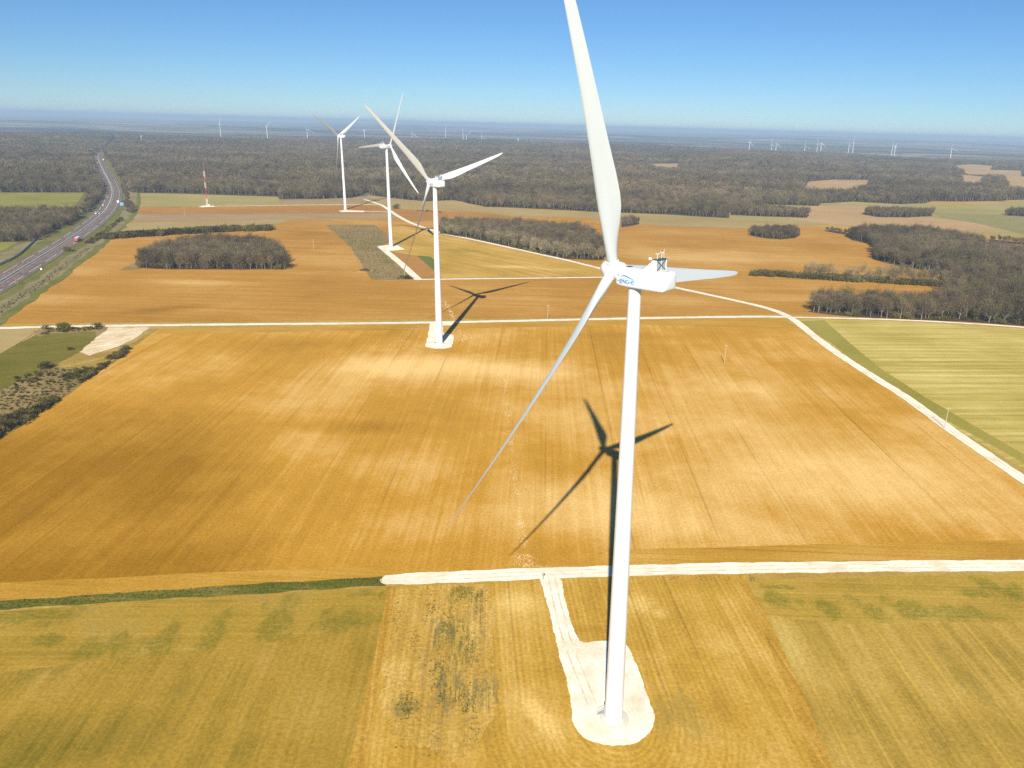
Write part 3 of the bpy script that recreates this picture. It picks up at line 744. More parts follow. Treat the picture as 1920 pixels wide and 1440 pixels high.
# farther off a tree is a few pixels: fewer, broader sprays
PROTO_F = []
for s in (11, 12, 13, 14):
    W, T = tree_parts(s, 13.5, 170, 1.15)
    r_ = random.Random(s); T2 = MB()
    for i in range(0, len(T.v), 3):
        a, b, c = [Vector(v) for v in T.v[i:i + 3]]
        sd = (b - a) * 1.8
        T2.add([a - sd, b + sd, c], [(0, 1, 2)])
    W2 = MB(); W2.tube([(0, 0, -.3), (0, 0, 8)], [.3, .12], 4)
    PROTO_F.append(join_proto('far_tree_source', W2, T2, (M_BARK, M_TWIG)))

def scatter_tree(protos):
    g = bpy.data.node_groups.new('scatter', 'GeometryNodeTree')
    g.interface.new_socket('Geometry', in_out='INPUT', socket_type='NodeSocketGeometry')
    g.interface.new_socket('Geometry', in_out='OUTPUT', socket_type='NodeSocketGeometry')
    gi = g.nodes.new('NodeGroupInput'); go = g.nodes.new('NodeGroupOutput')
    L = g.links.new
    def attr(nm, ty):
        a = g.nodes.new('GeometryNodeInputNamedAttribute'); a.data_type = ty; a.inputs['Name'].default_value = nm
        return [o for o in a.outputs if o.enabled and o.name == 'Attribute'][0]
    s_, r_, v_ = attr('s', 'FLOAT'), attr('r', 'FLOAT'), attr('v', 'INT')
    cx = g.nodes.new('ShaderNodeCombineXYZ'); L(r_, cx.inputs[2])
    jn = g.nodes.new('GeometryNodeJoinGeometry')
    for k, p in enumerate(protos):
        ip = g.nodes.new('GeometryNodeInstanceOnPoints'); oi = g.nodes.new('GeometryNodeObjectInfo')
        oi.inputs['Object'].default_value = p; oi.inputs['As Instance'].default_value = True
        cm = g.nodes.new('FunctionNodeCompare'); cm.data_type = 'INT'; cm.operation = 'EQUAL'
        ii = [q for q in cm.inputs if q.enabled and q.type == 'INT']
        L(v_, ii[0]); ii[1].default_value = k
        L(gi.outputs[0], ip.inputs['Points']); L(cm.outputs[0], ip.inputs['Selection']); L(oi.outputs['Geometry'], ip.inputs['Instance'])
        L(cx.outputs[0], ip.inputs['Rotation']); L(s_, ip.inputs['Scale']); L(ip.outputs[0], jn.inputs[0])
    L(jn.outputs[0], go.inputs[0])
    return g
TREES = {}
def scatter(name, pts, protos, label=None, smin=.8, smax=1.2, seed=1, weights=None, ground=None):
    """one stuff object: many copies nobody could count"""
    pts = np.asarray(pts, float)
    if len(pts) == 0: return
    r_ = np.random.default_rng(seed)
    key = tuple(p.name for p in protos)
    if key not in TREES: TREES[key] = scatter_tree(protos)
    c = pts.mean(0)
    me = bpy.data.meshes.new(name)
    me.vertices.add(len(pts))
    co = np.zeros((len(pts), 3)); co[:, :2] = pts[:, :2] - c[:2]
    if ground is not None: co[:, 2] = ground(pts[:, 0], pts[:, 1])
    me.vertices.foreach_set('co', co.ravel())
    for nm, ty, val in (('s', 'FLOAT', r_.uniform(smin, smax, len(pts))), ('r', 'FLOAT', r_.uniform(0, 6.28, len(pts))), ('v', 'INT', r_.choice(len(protos), len(pts), p=weights))):
        a = me.attributes.new(nm, ty, 'POINT'); a.data.foreach_set('value', val)
    o = obj(name, me, None, None, (c[0], c[1], 0))
    md = o.modifiers.new('scatter', 'NODES'); md.node_group = TREES[key]
    return tag(o, label, kind='stuff')

def inside(P, x, y):
    c = np.zeros(len(x), bool)
    for i in range(len(P)):
        x0, y0 = P[i][0], P[i][1]; x1, y1 = P[i - 1][0], P[i - 1][1]
        k = ((y0 > y) != (y1 > y)) & (x < (x1 - x0) * (y - y0) / ((y1 - y0) or 1e-9) + x0)
        c ^= k
    return c
def fill(poly, spacing, seed=1, holes=(), far=None):
    """jittered grid inside a ground polygon; with far, the spacing widens with distance"""
    P = GP(poly); H = [GP(h) for h in holes]
    xs, ys = [p.x for p in P], [p.y for p in P]
    r_ = np.random.default_rng(seed); out = []
    y = min(ys)
    bands = [(min(ys), max(ys), spacing)] if not far else []
    if far:
        while y < max(ys):
            s = spacing * (1 + far * max(0, y - 900) / 1000); bands.append((y, min(y + 200, max(ys)), s)); y += 200
    for y0, y1, s in bands:
        gx, gy = np.meshgrid(np.arange(min(xs), max(xs) + s, s), np.arange(y0, y1, s))
        gx = gx.ravel() + r_.uniform(-.48, .48, gx.size) * s; gy = gy.ravel() + r_.uniform(-.48, .48, gy.size) * s
        k = inside(P, gx, gy)
        for h in H: k &= ~inside(h, gx, gy)
        out.append(np.stack([gx[k], gy[k]], 1))
    return np.concatenate(out)

t = NT('leaf_litter')
M_LIT = t.out(t.mul((.075, .052, .032), t.rng(t.noise(t.pos(), .3, 4, .7), .3, .7, .6, 1.4)), .95, .05)

# individual trees
_m = {}
M_TW2 = {'grey': M_TWIG, 'pale': M_TWIGL}
def place_tree(x, y, rz, s, k, label, group, tone='grey', name='bare_tree', cat='tree'):
    key = (k, tone)
    if key not in _m:
        W, T = PARTS[k]
        a = W.mesh('trunk'); a.materials.append(M_BARK)
        b = T.mesh('crown'); b.materials.append(M_TW2[tone]); _m[key] = (a, b)
    e = empty(name, (x, y, 0), rz); e.scale = (s, s, s)
    tag(e, label, cat, group)
    obj('trunk', _m[key][0], e); obj('crown', _m[key][1], e)
    return e
def wood(poly, spacing, n_front, label, group, mass_label, tone='grey', smin=.75, smax=1.1, seed=1, floor=True, holes=()):
    """a near wood: its front trees one by one, the mass behind them as woods"""
    pts = fill(poly, spacing, seed, holes)
    if floor: sheet('forest_ground', GP(poly), 0.0, M_LIT, jit=1.5, step=5)
    P = GP(poly)
    # how far each tree stands behind the rim that faces us
    d = np.array([q[1] for q in pts])
    dep = np.empty(len(pts))
    for i, q in enumerate(pts):
        ys = []
        u = np.array(q) / np.hypot(*q)
        for a, b in zip(P, P[1:] + P[:1]):
            dx, dy = b.x - a.x, b.y - a.y
            den = u[0] * dy - u[1] * dx
            if abs(den) > 1e-9:
                tt = (a.x * dy - a.y * dx) / den; ss = (a.x * u[1] - a.y * u[0]) / den
                if 0 <= ss <= 1 and tt > 0: ys.append(tt)
        dep[i] = np.hypot(*q) - (max([v for v in ys if v <= np.hypot(*q) + .01] or [np.hypot(*q)]))
    o = np.argsort(dep)
    # keep those that fall inside the picture for the individuals
    vis = [i for i in o if abs(pts[i][0]) < pts[i][1] * .72 + 5]
    front = vis[:n_front]; fs = set(front)
    r_ = random.Random(seed)
    for i in front:
        place_tree(pts[i][0], pts[i][1], r_.uniform(0, 6.28), r_.uniform(smin, smax), r_.randrange(5), label, group, tone)
    rest = [pts[i] for i in range(len(pts)) if i not in fs]
    if rest: scatter('woods', rest, PROTO, mass_label, smin, smax, seed)
    sp = fill(poly, spacing * 1.3, seed + 50, holes)
    scatter('undergrowth', sp, PROTO_S, 'low undergrowth beneath the ' + mass_label, .8, 2.0, seed)

W1 = [(256, 502), (330, 505), (536, 505), (534, 487), (512, 470), (480, 463), (350, 463), (296, 478)]
wood(W1, 4.6, 44, 'bare grey-brown tree at the rim of the rectangular copse in the ochre field', 'trees of the rectangular copse', 'dense bare copse standing alone in the ochre field', smin=.74, smax=1.02, seed=1)
sheet('rough_ground', GP([(225, 506), (262, 486), (300, 470), (300, 480), (262, 504)]), -0.03, M_SCR, jit=.8)
W5 = [(824, 437.5), (880, 446), (950, 461), (1000, 473), (1060, 485), (1128, 488), (1140, 476), (1126, 458), (1085, 436), (1000, 430), (930, 427), (850, 425), (822, 429)]
wood(W5, 6.2, 56, 'slender pale-twigged bare tree edging the grove beside the chalk track', 'trees of the grove beside the diagonal track', 'pale bare grove between the diagonal track and the far meadow', 'pale', smin=.7, smax=1.05, seed=2)
W6 = [(1404, 441), (1430, 446), (1465, 449), (1490, 446), (1500, 440), (1480, 436), (1440, 435), (1412, 437)]
wood(W6, 5.5, 22, 'rounded bare tree in the small oval copse on the ochre rise', 'trees of the oval copse', 'small oval copse of bare trees', smin=.62, smax=.8, seed=3)
W9 = [(1514, 584), (1560, 590), (1640, 596), (1760, 601), (1850, 606), (1920, 611), (2250, 640), (2250, 560), (1960, 500), (1900, 488), (1850, 472), (1835, 462), (1790, 450), (1720, 441), (1640, 438), (1588, 443), (1600, 450),
      (1640, 461), (1636, 486), (1690, 500), (1745, 509), (1775, 518), (1768, 538), (1776, 556), (1740, 578), (1640, 576), (1530, 573)]
wood(W9, 6.4, 84, 'bare tree with olive twigs in the front rank of the large wood', 'front trees of the large wood by the striped field', 'large bare wood above the striped green field', smin=.75, smax=1.1, seed=4)
W9b = [(1852, 470), (1920, 485), (2200, 520), (2200, 506), (1920, 474), (1850, 463)]
wood(W9b, 6.5, 0, '', '', 'arm of bare wood behind the tan strip', smin=.6, smax=.8, seed=5)
# hedgerow with tall trees
hr = resample(GP([(1418, 516), (1490, 520), (1600, 527), (1680, 531), (1768, 537)]), 5.2)
r_ = random.Random(9); k = 0
for p in hr:
    u = G(1490, 520).x
    if p.x > u + 4 and r_.random() < .88:
        place_tree(p.x + r_.uniform(-2, 2), p.y + r_.uniform(-2, 2), r_.uniform(0, 6), r_.uniform(.9, 1.25), r_.randrange(5),
                   'tall bare tree rising out of the hedgerow left of the large wood', 'trees of the hedgerow', 'pale')
scatter('hedge_shrubbery', [p + Vector((r_.uniform(-3.5, 3.5), r_.uniform(-3, 3), 0)) for p in resample(hr, .8)], PROTO_S, 'low scrubby hedge under the hedgerow trees', 1.2, 2.5, 5)

# hedge left of the rectangular copse
h1 = resample(GP([(200, 447), (250, 443.5), (320, 439), (400, 434), (502, 431)]), 1.2)
scatter('hedge_shrubbery', [p + Vector((r_.uniform(-7, 7), r_.uniform(-6, 6), 0)) for p in h1 + h1], PROTO_S, 'overgrown hedge between tan strip and ochre field', 1.2, 2.7, 6)
for p in resample(h1[:140], 10):
    place_tree(p.x + r_.uniform(-4, 4), p.y + r_.uniform(-3, 3), r_.uniform(0, 6), r_.uniform(.35, .6), r_.randrange(5), 'small bushy tree in the overgrown hedge beside the motorway', 'small trees of the overgrown hedge', 'grey')

def small_wood(poly, spacing, smin, smax, label, seed, protos=None):
    sheet('forest_ground', GP(poly), 0.02, M_LIT, jit=2, step=8)
    scatter('woods', fill(poly, spacing, seed), protos or PROTO, label, smin, smax, seed)
small_wood([(-250, 458), (0, 454), (62, 453), (108, 430), (150, 411), (148, 403), (100, 401), (0, 402), (-250, 404)], 6.0, .6, .85, 'dark wood between the green field and the motorway verge', 21)
small_wood([(150, 402), (166, 398), (186, 378), (196, 360), (192, 346), (180, 352), (170, 364), (163, 382)], 5.5, .5, .8, 'belt of trees on the left bank of the motorway', 22)
small_wood([(236, 394), (246, 400), (254, 398), (248, 386), (238, 380), (232, 384)], 5.5, .4, .6, 'thicket on the right bank of the motorway', 23)
small_wood([(226, 348), (238, 375), (244, 372), (236, 352), (230, 345)], 6, .2, .4, 'thin thicket on the right bank of the motorway', 29)
small_wood([(1370, 403), (1440, 406), (1512, 408.5), (1517, 403), (1440, 397), (1372, 396)], 7, .7, 1.0, 'long narrow copse in front of the far forest', 24)
small_wood([(1614, 401), (1645, 407), (1700, 408), (1750, 405), (1748, 401), (1700, 399), (1640, 397)], 7, .6, .9, 'low copse alone in the pale far field', 25)
small_wood([(1884, 404), (1920, 406), (2100, 412), (2100, 404), (1920, 399), (1890, 400)], 7, .7, .9, 'copse at the far green field', 26)
small_wood([(1166, 426), (1196, 421), (1198, 417), (1180, 415), (1166, 418)], 5, .5, .7, 'little thicket at the corner of the ochre field', 27)
small_wood([(1545, 433), (1588, 440), (1590, 437), (1560, 431)], 5, .3, .4, 'low bushes at the tip of the wood', 28)
small_wood([(1855, 452), (1920, 459), (2100, 472), (2100, 468), (1920, 455), (1856, 449)], 5, .35, .5, 'long hedge beyond the tan strip', 30)

# the forest
HOLES = CLEAR
_hw = np.array([(p.x, p.y) for p in HW[::6]])
_cl = []
for P in CLEAR:
    W_ = GP(P); xs = [p.x for p in W_]; ys = [p.y for p in W_]
    _cl.append(((min(xs) + max(xs)) / 2, (min(ys) + max(ys)) / 2, (max(xs) - min(xs)) / 2, (max(ys) - min(ys)) / 2))
def relief(x, y):
    """gentle rises under the far forest; level near its rim and along the motorway"""
    x = np.asarray(x, float); y = np.asarray(y, float)
    k = np.clip((y - 1700) / 700, 0, 1); k = k * k * (3 - 2 * k)
    d = np.sqrt(((x[..., None] - _hw[:, 0]) ** 2 + (y[..., None] - _hw[:, 1]) ** 2).min(-1))
    q = np.clip((d - 90) / 300, 0, 1); q = q * q * (3 - 2 * q)
    h = 9 + 7 * np.sin(x / 520 + 1.3 * np.sin(y / 700)) + 6 * np.sin(y / 260 + .8 * np.sin(x / 610) + 1) + 4 * np.sin(x / 230 - y / 340)
    for (mx, my, rx, ry) in _cl:
        e = np.clip((np.hypot((x - mx) / rx, (y - my) / ry) - 1.25) / .7, 0, 1); q = q * e
    return .65 * np.maximum(h, 0) * k * q
def relief_ground(P, seed):
    W_ = GP(P); xs = [p.x for p in W_]; ys = [p.y for p in W_]; st = 60
    nx = int((max(xs) - min(xs)) / st) + 1; y0 = 1700; ny = int((max(ys) - y0) / st) + 1
    gx, gy = np.meshgrid(min(xs) + np.arange(nx + 1) * st, y0 + np.arange(ny + 1) * st)
    hz_ = relief(gx, gy); b = MB(); b.v = list(zip(gx.ravel().tolist(), gy.ravel().tolist(), (hz_ - .01).ravel().tolist()))
    cx, cy = gx[:-1, :-1].ravel() + st / 2, gy[:-1, :-1].ravel() + st / 2
    ok = inside(W_, cx, cy) & (relief(cx, cy) > .3)
    for H_ in HOLES: ok &= ~inside(GP(H_), cx, cy)
    for i in np.nonzero(ok)[0]:
        a = int(i // nx) * (nx + 1) + int(i % nx); b.f.append((a, a + 1, a + nx + 2, a + nx + 1)); b.mi.append(0)
    tag(obj('forest_hill', b.mesh('g', True), None, M_LIT), kind='structure')
FR = [(266, 361), (330, 362), (400, 364), (480, 366.5), (520, 368), (526, 373), (600, 372.5), (660, 371), (676, 366), (680, 361), (690, 361), (700, 366), (735, 371), (800, 377.5), (850, 375), (880, 382), (910, 388), (960, 389), (1060, 394), (1130, 398), (1250, 402),
      (1366, 409), (1366, 401), (1372, 394), (1440, 383.5), (1534, 386), (1540, 381), (1584, 379), (1600, 378), (1690, 383), (1735, 381), (1750, 377), (1800, 378), (1880, 377), (1920, 372), (2150, 372), (2150, 330), (1920, 310), (1800, 303),
      (1700, 300), (1640, 296), (1540, 290), (1440, 288), (1240, 281), (1000, 273), (840, 268), (620, 263.5), (480, 262), (300, 259), (216, 257.5), (218, 266), (212, 275), (200, 284), (195, 291), (205, 305), (216, 322), (228, 340), (238, 352), (250, 361)]
FL = [(-260, 361), (188, 361), (189, 346), (181, 328), (174, 312), (173, 296), (180, 285), (198, 276), (206, 268), (210, 257.5), (100, 256), (0, 256), (-200, 250)]
for nm, P, sd, lb in (('forest', FR, 31, 'vast leafless forest reaching to the haze'), ('forest', FL, 32, 'leafless forest left of the motorway')):
    sheet('forest_ground', GP(P), -0.03, M_LIT, jit=3, step=25)
    pts = fill(P, 7.5, sd, HOLES, far=.34)
    nearp = pts[pts[:, 1] < 1500]; farp = pts[pts[:, 1] >= 1500]
    scatter(nm, nearp, PROTO, lb + ', near rim', .6, 1.2, sd)
    scatter(nm, farp, PROTO_F, lb, .6, 1.5, sd + 1, ground=relief)
    relief_ground(P, sd)
    print('forest', len(nearp), len(farp))
for i, (P, s) in enumerate((([(1008, 285), (1120, 288), (1180, 291), (1252, 293), (1250, 288), (1180, 284), (1010, 280)], 9), ([(636, 268), (700, 268), (704, 265), (640, 265)], 12), ([(0, 260), (120, 259), (215, 262), (215, 258), (0, 256)], 13),
                            ([(1290, 303), (1330, 303), (1330, 298), (1295, 298)], 12), ([(1620, 316), (1645, 316), (1645, 311), (1620, 311)], 11), ([(186, 276), (196, 272), (206, 266), (200, 264), (186, 266)], 10), ([(1560, 306), (1575, 306), (1575, 303), (1560, 303)], 11))):
    scatter('conifer_forest', fill(P, s, 40 + i), PROTO_C, 'dark green conifer plantation in the leafless forest', .9, 1.25, 40 + i, ground=relief)
# scattered evergreens
scatter('conifer_forest', fill(FR, 95, 60, HOLES)[::3], PROTO_C, 'lone conifers scattered in the leafless forest', .7, 1.0, 61, ground=relief)

scatter('scrub_undergrowth', fill([(612, 422), (700, 422), (727, 441), (729, 455), (706, 463), (772, 522), (699, 523), (682, 497), (657, 462)], 3.2, 83), PROTO_S, 'thin brown scrub on the rough ground', .06, .26, 83)

# tufts of grass and weeds
def tuft_mb(seed):
    r_ = random.Random(seed); T = MB()
    for i in range(14):
        a = r_.uniform(0, 6.28); p = Vector((r_.uniform(-.35, .35), r_.uniform(-.35, .35), 0)); d = Vector((math.cos(a) * .5, math.sin(a) * .5, 1)).normalized()
        sd = d.orthogonal().normalized() * .07
        T.add([p - sd, p + sd, p + d * r_.uniform(.25, .55)], [(0, 1, 2)])
    return T
M_GRS = inst_colour('grass_blades', [(0, (.06, .08, .008)), (.5, (.12, .125, .015)), (1, (.28, .22, .07))])
M_WEED = inst_colour('weed_leaves', [(0, (.06, .075, .012)), (.6, (.13, .13, .025)), (1, (.22, .17, .07))])
PROTO_G = [join_proto('grass_source', None, tuft_mb(k), (M_BARK, M_GRS)) for k in (1, 2)]
PROTO_W = [join_proto('weed_source', None, tuft_mb(k), (M_BARK, M_WEED)) for k in (3, 4)]
scatter('grass', fill([(-500, 1163), (0, 1127), (300, 1107), (600, 1089), (716, 1081), (724, 1096), (600, 1104), (300, 1121), (0, 1142), (-500, 1188)], .85, 90), PROTO_G, 'rough green grass strip between the great field and the wheat', .25, .75, 90)
def weeds(poly, sp, thr, label, seed):
    pts = fill(poly, sp, seed); r_ = random.Random(seed); keep = []
    for x, y in pts:
        row = math.sin(x * 4.6 + math.sin(y * .07) * .8)
        v = .55 * row + .8 * math.sin(x * .9 + 2 + math.sin(y * .13)) + .7 * math.sin(y * .31 + x * .5) + .5 * math.sin(y * .9 - x * 1.7)
        if v + r_.gauss(0, .8) > thr: keep.append((x, y))
    scatter('weeds', keep, PROTO_W, label, .12, .5, seed)
weeds([(800, 1130), (905, 1105), (915, 1240), (905, 1330), (860, 1345), (800, 1290), (790, 1200)], .36, 1.0, 'dark green weeds in drill lines on the stubble', 91)
weeds([(745, 1300), (935, 1295), (930, 1325), (840, 1340), (760, 1350)], .36, 1.15, 'dark green weeds across the lower stubble', 92)
weeds([(838, 1102), (918, 1098), (925, 1128), (840, 1130)], .36, .9, 'green weeds at the top of the stubble by the track', 93)
weeds([(735, 1100), (905, 1093), (925, 1245), (930, 1420), (720, 1420), (720, 1220)], .5, 1.7, 'thin weeds over the stubble', 94)
weeds([(1180, 1081), (1420, 1075), (1430, 1090), (1300, 1088), (1180, 1086)], .4, 1.0, 'grass fringe below the chalk track', 95)

# single bushes
_sm = [shrub_mb(100 + i, 320, 2.8, 2.4).mesh('leaves') for i in range(3)]
for q in _sm: q.materials.append(M_SHRUB)
_st = MB()
for i in range(6): _st.tube([(0, 0, -.1), (math.cos(i) * .5, math.sin(i) * .5, .8), (math.cos(i) * 1.1, math.sin(i) * 1.1, 1.7)], [.07, .05, .02], 4)
_st = _st.mesh('stem'); _st.materials.append(M_BARK)
def bush(px, py, s, label, group=None, k=None):
    g = G(px, py); e = empty('bush', (g.x, g.y, 0), px); e.scale = (s, s, s)
    tag(e, label, 'bush', group)
    obj('stems', _st, e); obj('leaves', _sm[int(px) % 3], e)
bush(86, 617, 1.2, 'smaller dark bush on the edge of the white cross track')
bush(122, 618, 1.9, 'largest dark bush on the edge of the white cross track')
bush(183, 614, 1.2, 'low bush on the track beside the chalk pit')
bush(128, 471, 2.0, 'round brown bush on the right bank beside the motorway truck')
bush(164, 456, 1.3, 'small bush on the right motorway bank behind the red truck')
bush(234, 656, 1.1, 'small dark bush at the lower corner of the chalk pit')
bush(86, 690, 1.6, 'dark bush at the left end of the dry golden grass')
bush(742, 391, 2.6, 'dark bush by the bend of the diagonal track near the far turbine')
bush(132, 656, .7, 'tiny bush at the meadow corner by the chalk pit')
bush(764, 523, 1.5, 'dark bush at the foot of the pole by the track corner')
bush(815, 397, 1.6, 'low dark bush on the far dry meadow')
# scrub thickets on the left
def clump(poly, sp, lo, hi, lb, sd): scatter('scrub_undergrowth', fill(poly, sp, sd), PROTO_S, lb, lo, hi, sd)
clump([(104, 690), (150, 692), (200, 689), (226, 668), (214, 677), (150, 722), (60, 784), (0, 821), (-200, 900), (-100, 780), (0, 735), (40, 714)], 2.3, .12, .42, 'low tangled scrub on the rough bank', 71)
clump([(0, 790), (40, 778), (100, 748), (106, 752), (60, 784), (0, 818), (-60, 850), (-60, 820)], 2.0, .7, 1.25, 'dark thicket along the lower edge of the great field', 72)
clump([(150, 712), (200, 680), (212, 677), (150, 722)], 1.8, .5, .9, 'dark thicket along the field edge below the dry grass', 73)
clump([(204, 672), (232, 656), (242, 662), (214, 678)], 2.0, .5, .9, 'dark bushes at the field corner by the chalk pit', 74)
clump([(118, 705), (150, 690), (200, 690), (205, 684), (170, 700), (120, 716)], 2.6, .4, .8, 'grey thorn scrub below the dry grass', 75)
clump([(75, 628), (95, 617), (120, 616), (190, 613), (186, 620), (100, 624)], 2.4, .3, .6, 'thorn scrub along the track', 76)
clump([(20, 712), (60, 700), (100, 700), (60, 722)], 3, .35, .7, 'reddish thorn scrub beside the meadow', 77)
clump([(160, 455), (200, 428), (226, 408), (232, 412), (205, 434), (168, 462)], 4.0, .4, 1.0, 'rough shrubs on the right motorway bank', 78)
clump([(0, 575), (70, 530), (160, 466), (172, 464), (90, 528), (0, 590)], 2.2, .08, .3, 'coarse tufts on the right motorway bank', 79)
clump([(745, 523), (752, 517), (775, 521), (778, 524)], 2, .2, .5, 'coarse tufts at the track corner', 80)
clump([(770, 396), (800, 394), (830, 398), (828, 399.5)], 5, .3, .7, 'row of low scrub on the far dry meadow', 81)

# ------------------------------------------------------------------ wind turbines
t = NT('turbine_white')
n = t.noise(t.local(), 0.5, 4, .6); z = t.sep(t.local())[2]
st = t.noise(t.map(t.local(), 0, (1.2, 1.2, .05)), 1.0, 3, .6)
M_TUR = t.out(t.mul((.67, .685, .675), t.math('MULTIPLY', t.rng(n, .25, .75, .965, 1.03), t.rng(st, .3, .75, 1.02, .95))), .35, .5)
t = NT('blade_grey')
n = t.noise(t.map(t.local(), 0, (1, 1, .08)), 0.8, 4, .6)
M_BLD = t.out(t.mul((.525, .56, .55), t.rng(n, .25, .75, .95, 1.03)), .4, .4)
M_DARK = plain('dark_metal', (.05, .055, .06), .5, .4)
M_RAD = plain('radiator_grey', (.33, .36, .36), .6, .3, .2, 3)
M_TEAL = plain('dark_teal_lid', (.02, .10, .10), .5, .3)
M_BLUE = plain('logo_blue', (.01, .19, .46), .5, .3, .05)
M_CYAN = plain('logo_light_blue', (.015, .27, .56), .5, .3, .05)
M_RINGC = plain('foundation_concrete', (.62, .58, .47), .9, .1, .15, .6)

def blade_mesh(L=54.07, pitch=-45.0, pre=3.5):
    #     r     chord thick  lead-edge
    S = [(0.9, 2.0, 2.0, -1.0), (2.2, 2.0, 2.0, -1.0), (4.0, 2.1, 1.9, -1.03), (6.5, 2.6, 1.6, -1.1), (9.0, 3.3, 1.3, -1.17), (12, 3.95, 1.05, -1.22), (14.5, 4.05, .92, -1.2), (18, 3.8, .78, -1.12), (24, 3.2, .58, -.98), (31, 2.65, .42, -.84),
         (38, 2.2, .32, -.72), (44, 1.8, .24, -.6), (48.5, 1.45, .18, -.5), (51.5, 1.1, .13, -.4), (53.3, .7, .08, -.3), (L, .18, .03, -.12)]
    b = MB(); rings = []
    for r, c, th, le in S:
        a = R(pitch - 9 * (1 - r / L) + 4)
        cdir = Vector((math.sin(a), -math.cos(a), 0)); nd = Vector((math.cos(a), math.sin(a), 0))
        rd = max(0, min(1, (9 - r) / 7))          # 1 round root, 0 aerofoil
        ring = []
        for k in range(18):
            q = 2 * PI * k / 18
            x = (1 - math.cos(q)) / 2
            yc = math.sin(q) / 2
            ya = (2.6 * (.2969 * math.sqrt(x) - .126 * x - .3516 * x * x + .2843 * x ** 3 - .1036 * x ** 4)) * 2 * (1 if q < PI else -1)
            y = yc * rd + ya * (1 - rd)
            p = cdir * (le + x * c) + nd * (y * th) + Vector((pre * (r / L) ** 2, 0, r))
            ring.append(p)
        rings.append(ring)
    b.loft(rings)
    return b.mesh('blade', True)
ME_BLADE = blade_mesh(); ME_BLADE.materials.append(M_BLD)

def spinner_mesh():
    b = MB(); rings = []
    for x, r in ((-1.9, 1.55), (-1.75, 1.68), (.9, 1.72), (1.5, 1.5), (2.1, 1.12), (2.5, .68), (2.66, .2)):
        rings.append([(x, r * math.cos(2 * PI * k / 24), r * math.sin(2 * PI * k / 24)) for k in range(24)])
    b.loft(rings)
    return b.mesh('spinner', True)
ME_SPIN = spinner_mesh(); ME_SPIN.materials.append(M_TUR)
def collar_mesh():
    b = MB()
    b.loft([[(rr * math.cos(2 * PI * k / 24), rr * math.sin(2 * PI * k / 24), z) for k in range(24)] for z, rr in ((.9, 1.15), (1.5, 1.17), (1.82, 1.12), (1.87, 1.03))])
    return b.mesh('blade_collar', True)
ME_COL = collar_mesh(); ME_COL.materials.append(M_TUR)

def nacelle_mesh():
    """x forward to the rotor, origin on the tower axis at the tower's top"""
    b = MB(); rings = []
    #    x     halfw  zlo   zhi
    S = [(3.0, 1.45, .45, 3.35), (2.9, 1.6, .3, 3.5), (2.0, 1.72, .12, 3.7), (0, 1.78, .05, 3.8), (-3.5, 1.8, .05, 3.82), (-6.5, 1.8, .08, 3.8), (-6.85, 1.77, .16, 3.74), (-7.15, 1.69, .34, 3.58), (-7.35, 1.5, .62, 3.3), (-7.42, 1.2, .95, 3.0)]
    for x, hw, z0, z1 in S:
        z0 *= .94; z1 *= .94
        ring = []; zc = (z0 + z1) / 2; hz = (z1 - z0) / 2
        for k in range(28):
            q = 2 * PI * (k + .5) / 28; c, s = math.cos(q), math.sin(q); e = .24
            ring.append((x, hw * math.copysign(abs(c) ** e, c), zc + hz * math.copysign(abs(s) ** e, s)))
        rings.append(ring)
    b.loft(rings)
    me = b.mesh('nacelle', True)
    return me
ME_NAC = nacelle_mesh(); ME_NAC.materials.append(M_TUR)

def stroke(pts, wd, y, th=.012):
    """flat letter stroke in the x-z plane"""
    b = MB(); P = [Vector((p[0], 0, p[1])) for p in pts]
    A = []; B = []
    for i, p in enumerate(P):
        d = (P[min(i + 1, len(P) - 1)] - P[max(i - 1, 0)]); d.normalize(); nrm = Vector((-d.z, 0, d.x))
        w_ = wd[i] if isinstance(wd, (list, tuple)) else wd
        A.append(p + nrm * w_ / 2); B.append(p - nrm * w_ / 2)
    b.loft([[(a.x, y - th, a.z), (c.x, y - th, c.z), (c.x, y + th, c.z), (a.x, y + th, a.z)] for a, c in zip(A, B)])
    return b
def arc(cx, cz, rx, rz, a0, a1, n=14): return [(cx + rx * math.cos(R(a0 + (a1 - a0) * i / n)), cz + rz * math.sin(R(a0 + (a1 - a0) * i / n))) for i in range(n + 1)]
def logo_pieces():
    """lower-case e, N, G, i, e under a rising arc; x runs along the word, 4.1 m long"""
    W = .155; out = []
    def e_(x0): return [(x0 + .03, .47), (x0 + .72, .55)] , arc(x0 + .38, .5, .37, .44, 8, 318)
    def merge(strokes):
        b = MB()
        for s in strokes: q = stroke(s, W, 0); b.add(q.v, q.f)
        return b
    out.append(('letter', merge(e_(0)), M_BLUE))
    out.append(('letter', merge([[(.98, .06), (.98, .90)], [(.98, .90), (1.55, .10)], [(1.55, .10), (1.55, .92)]]), M_BLUE))
    out.append(('letter', merge([arc(2.17, .5, .38, .42, 50, 325), [(2.48, .26), (2.5, .5)], [(2.5, .5), (2.18, .5)]]), M_BLUE))
    b = merge([[(2.84, .06), (2.84, .72)]]); q = stroke([(2.84, .86), (2.84, 1.02)], .17, 0); b.add(q.v, q.f)
    out.append(('letter', b, M_BLUE))
    out.append(('letter', merge(e_(3.12)), M_BLUE))
    a = [(.30 + 3.5 * i / 20, 1.28 + .62 * math.sin(PI * min(1, (i / 20) ** .62)) * (1 - .55 * i / 20) * 1.05 - .15 * i / 20) for i in range(21)]
    out.append(('logo_arc', stroke(a, [.03 + .24 * math.sin(PI * i / 20) ** .8 for i in range(21)], 0), M_CYAN))
    return out

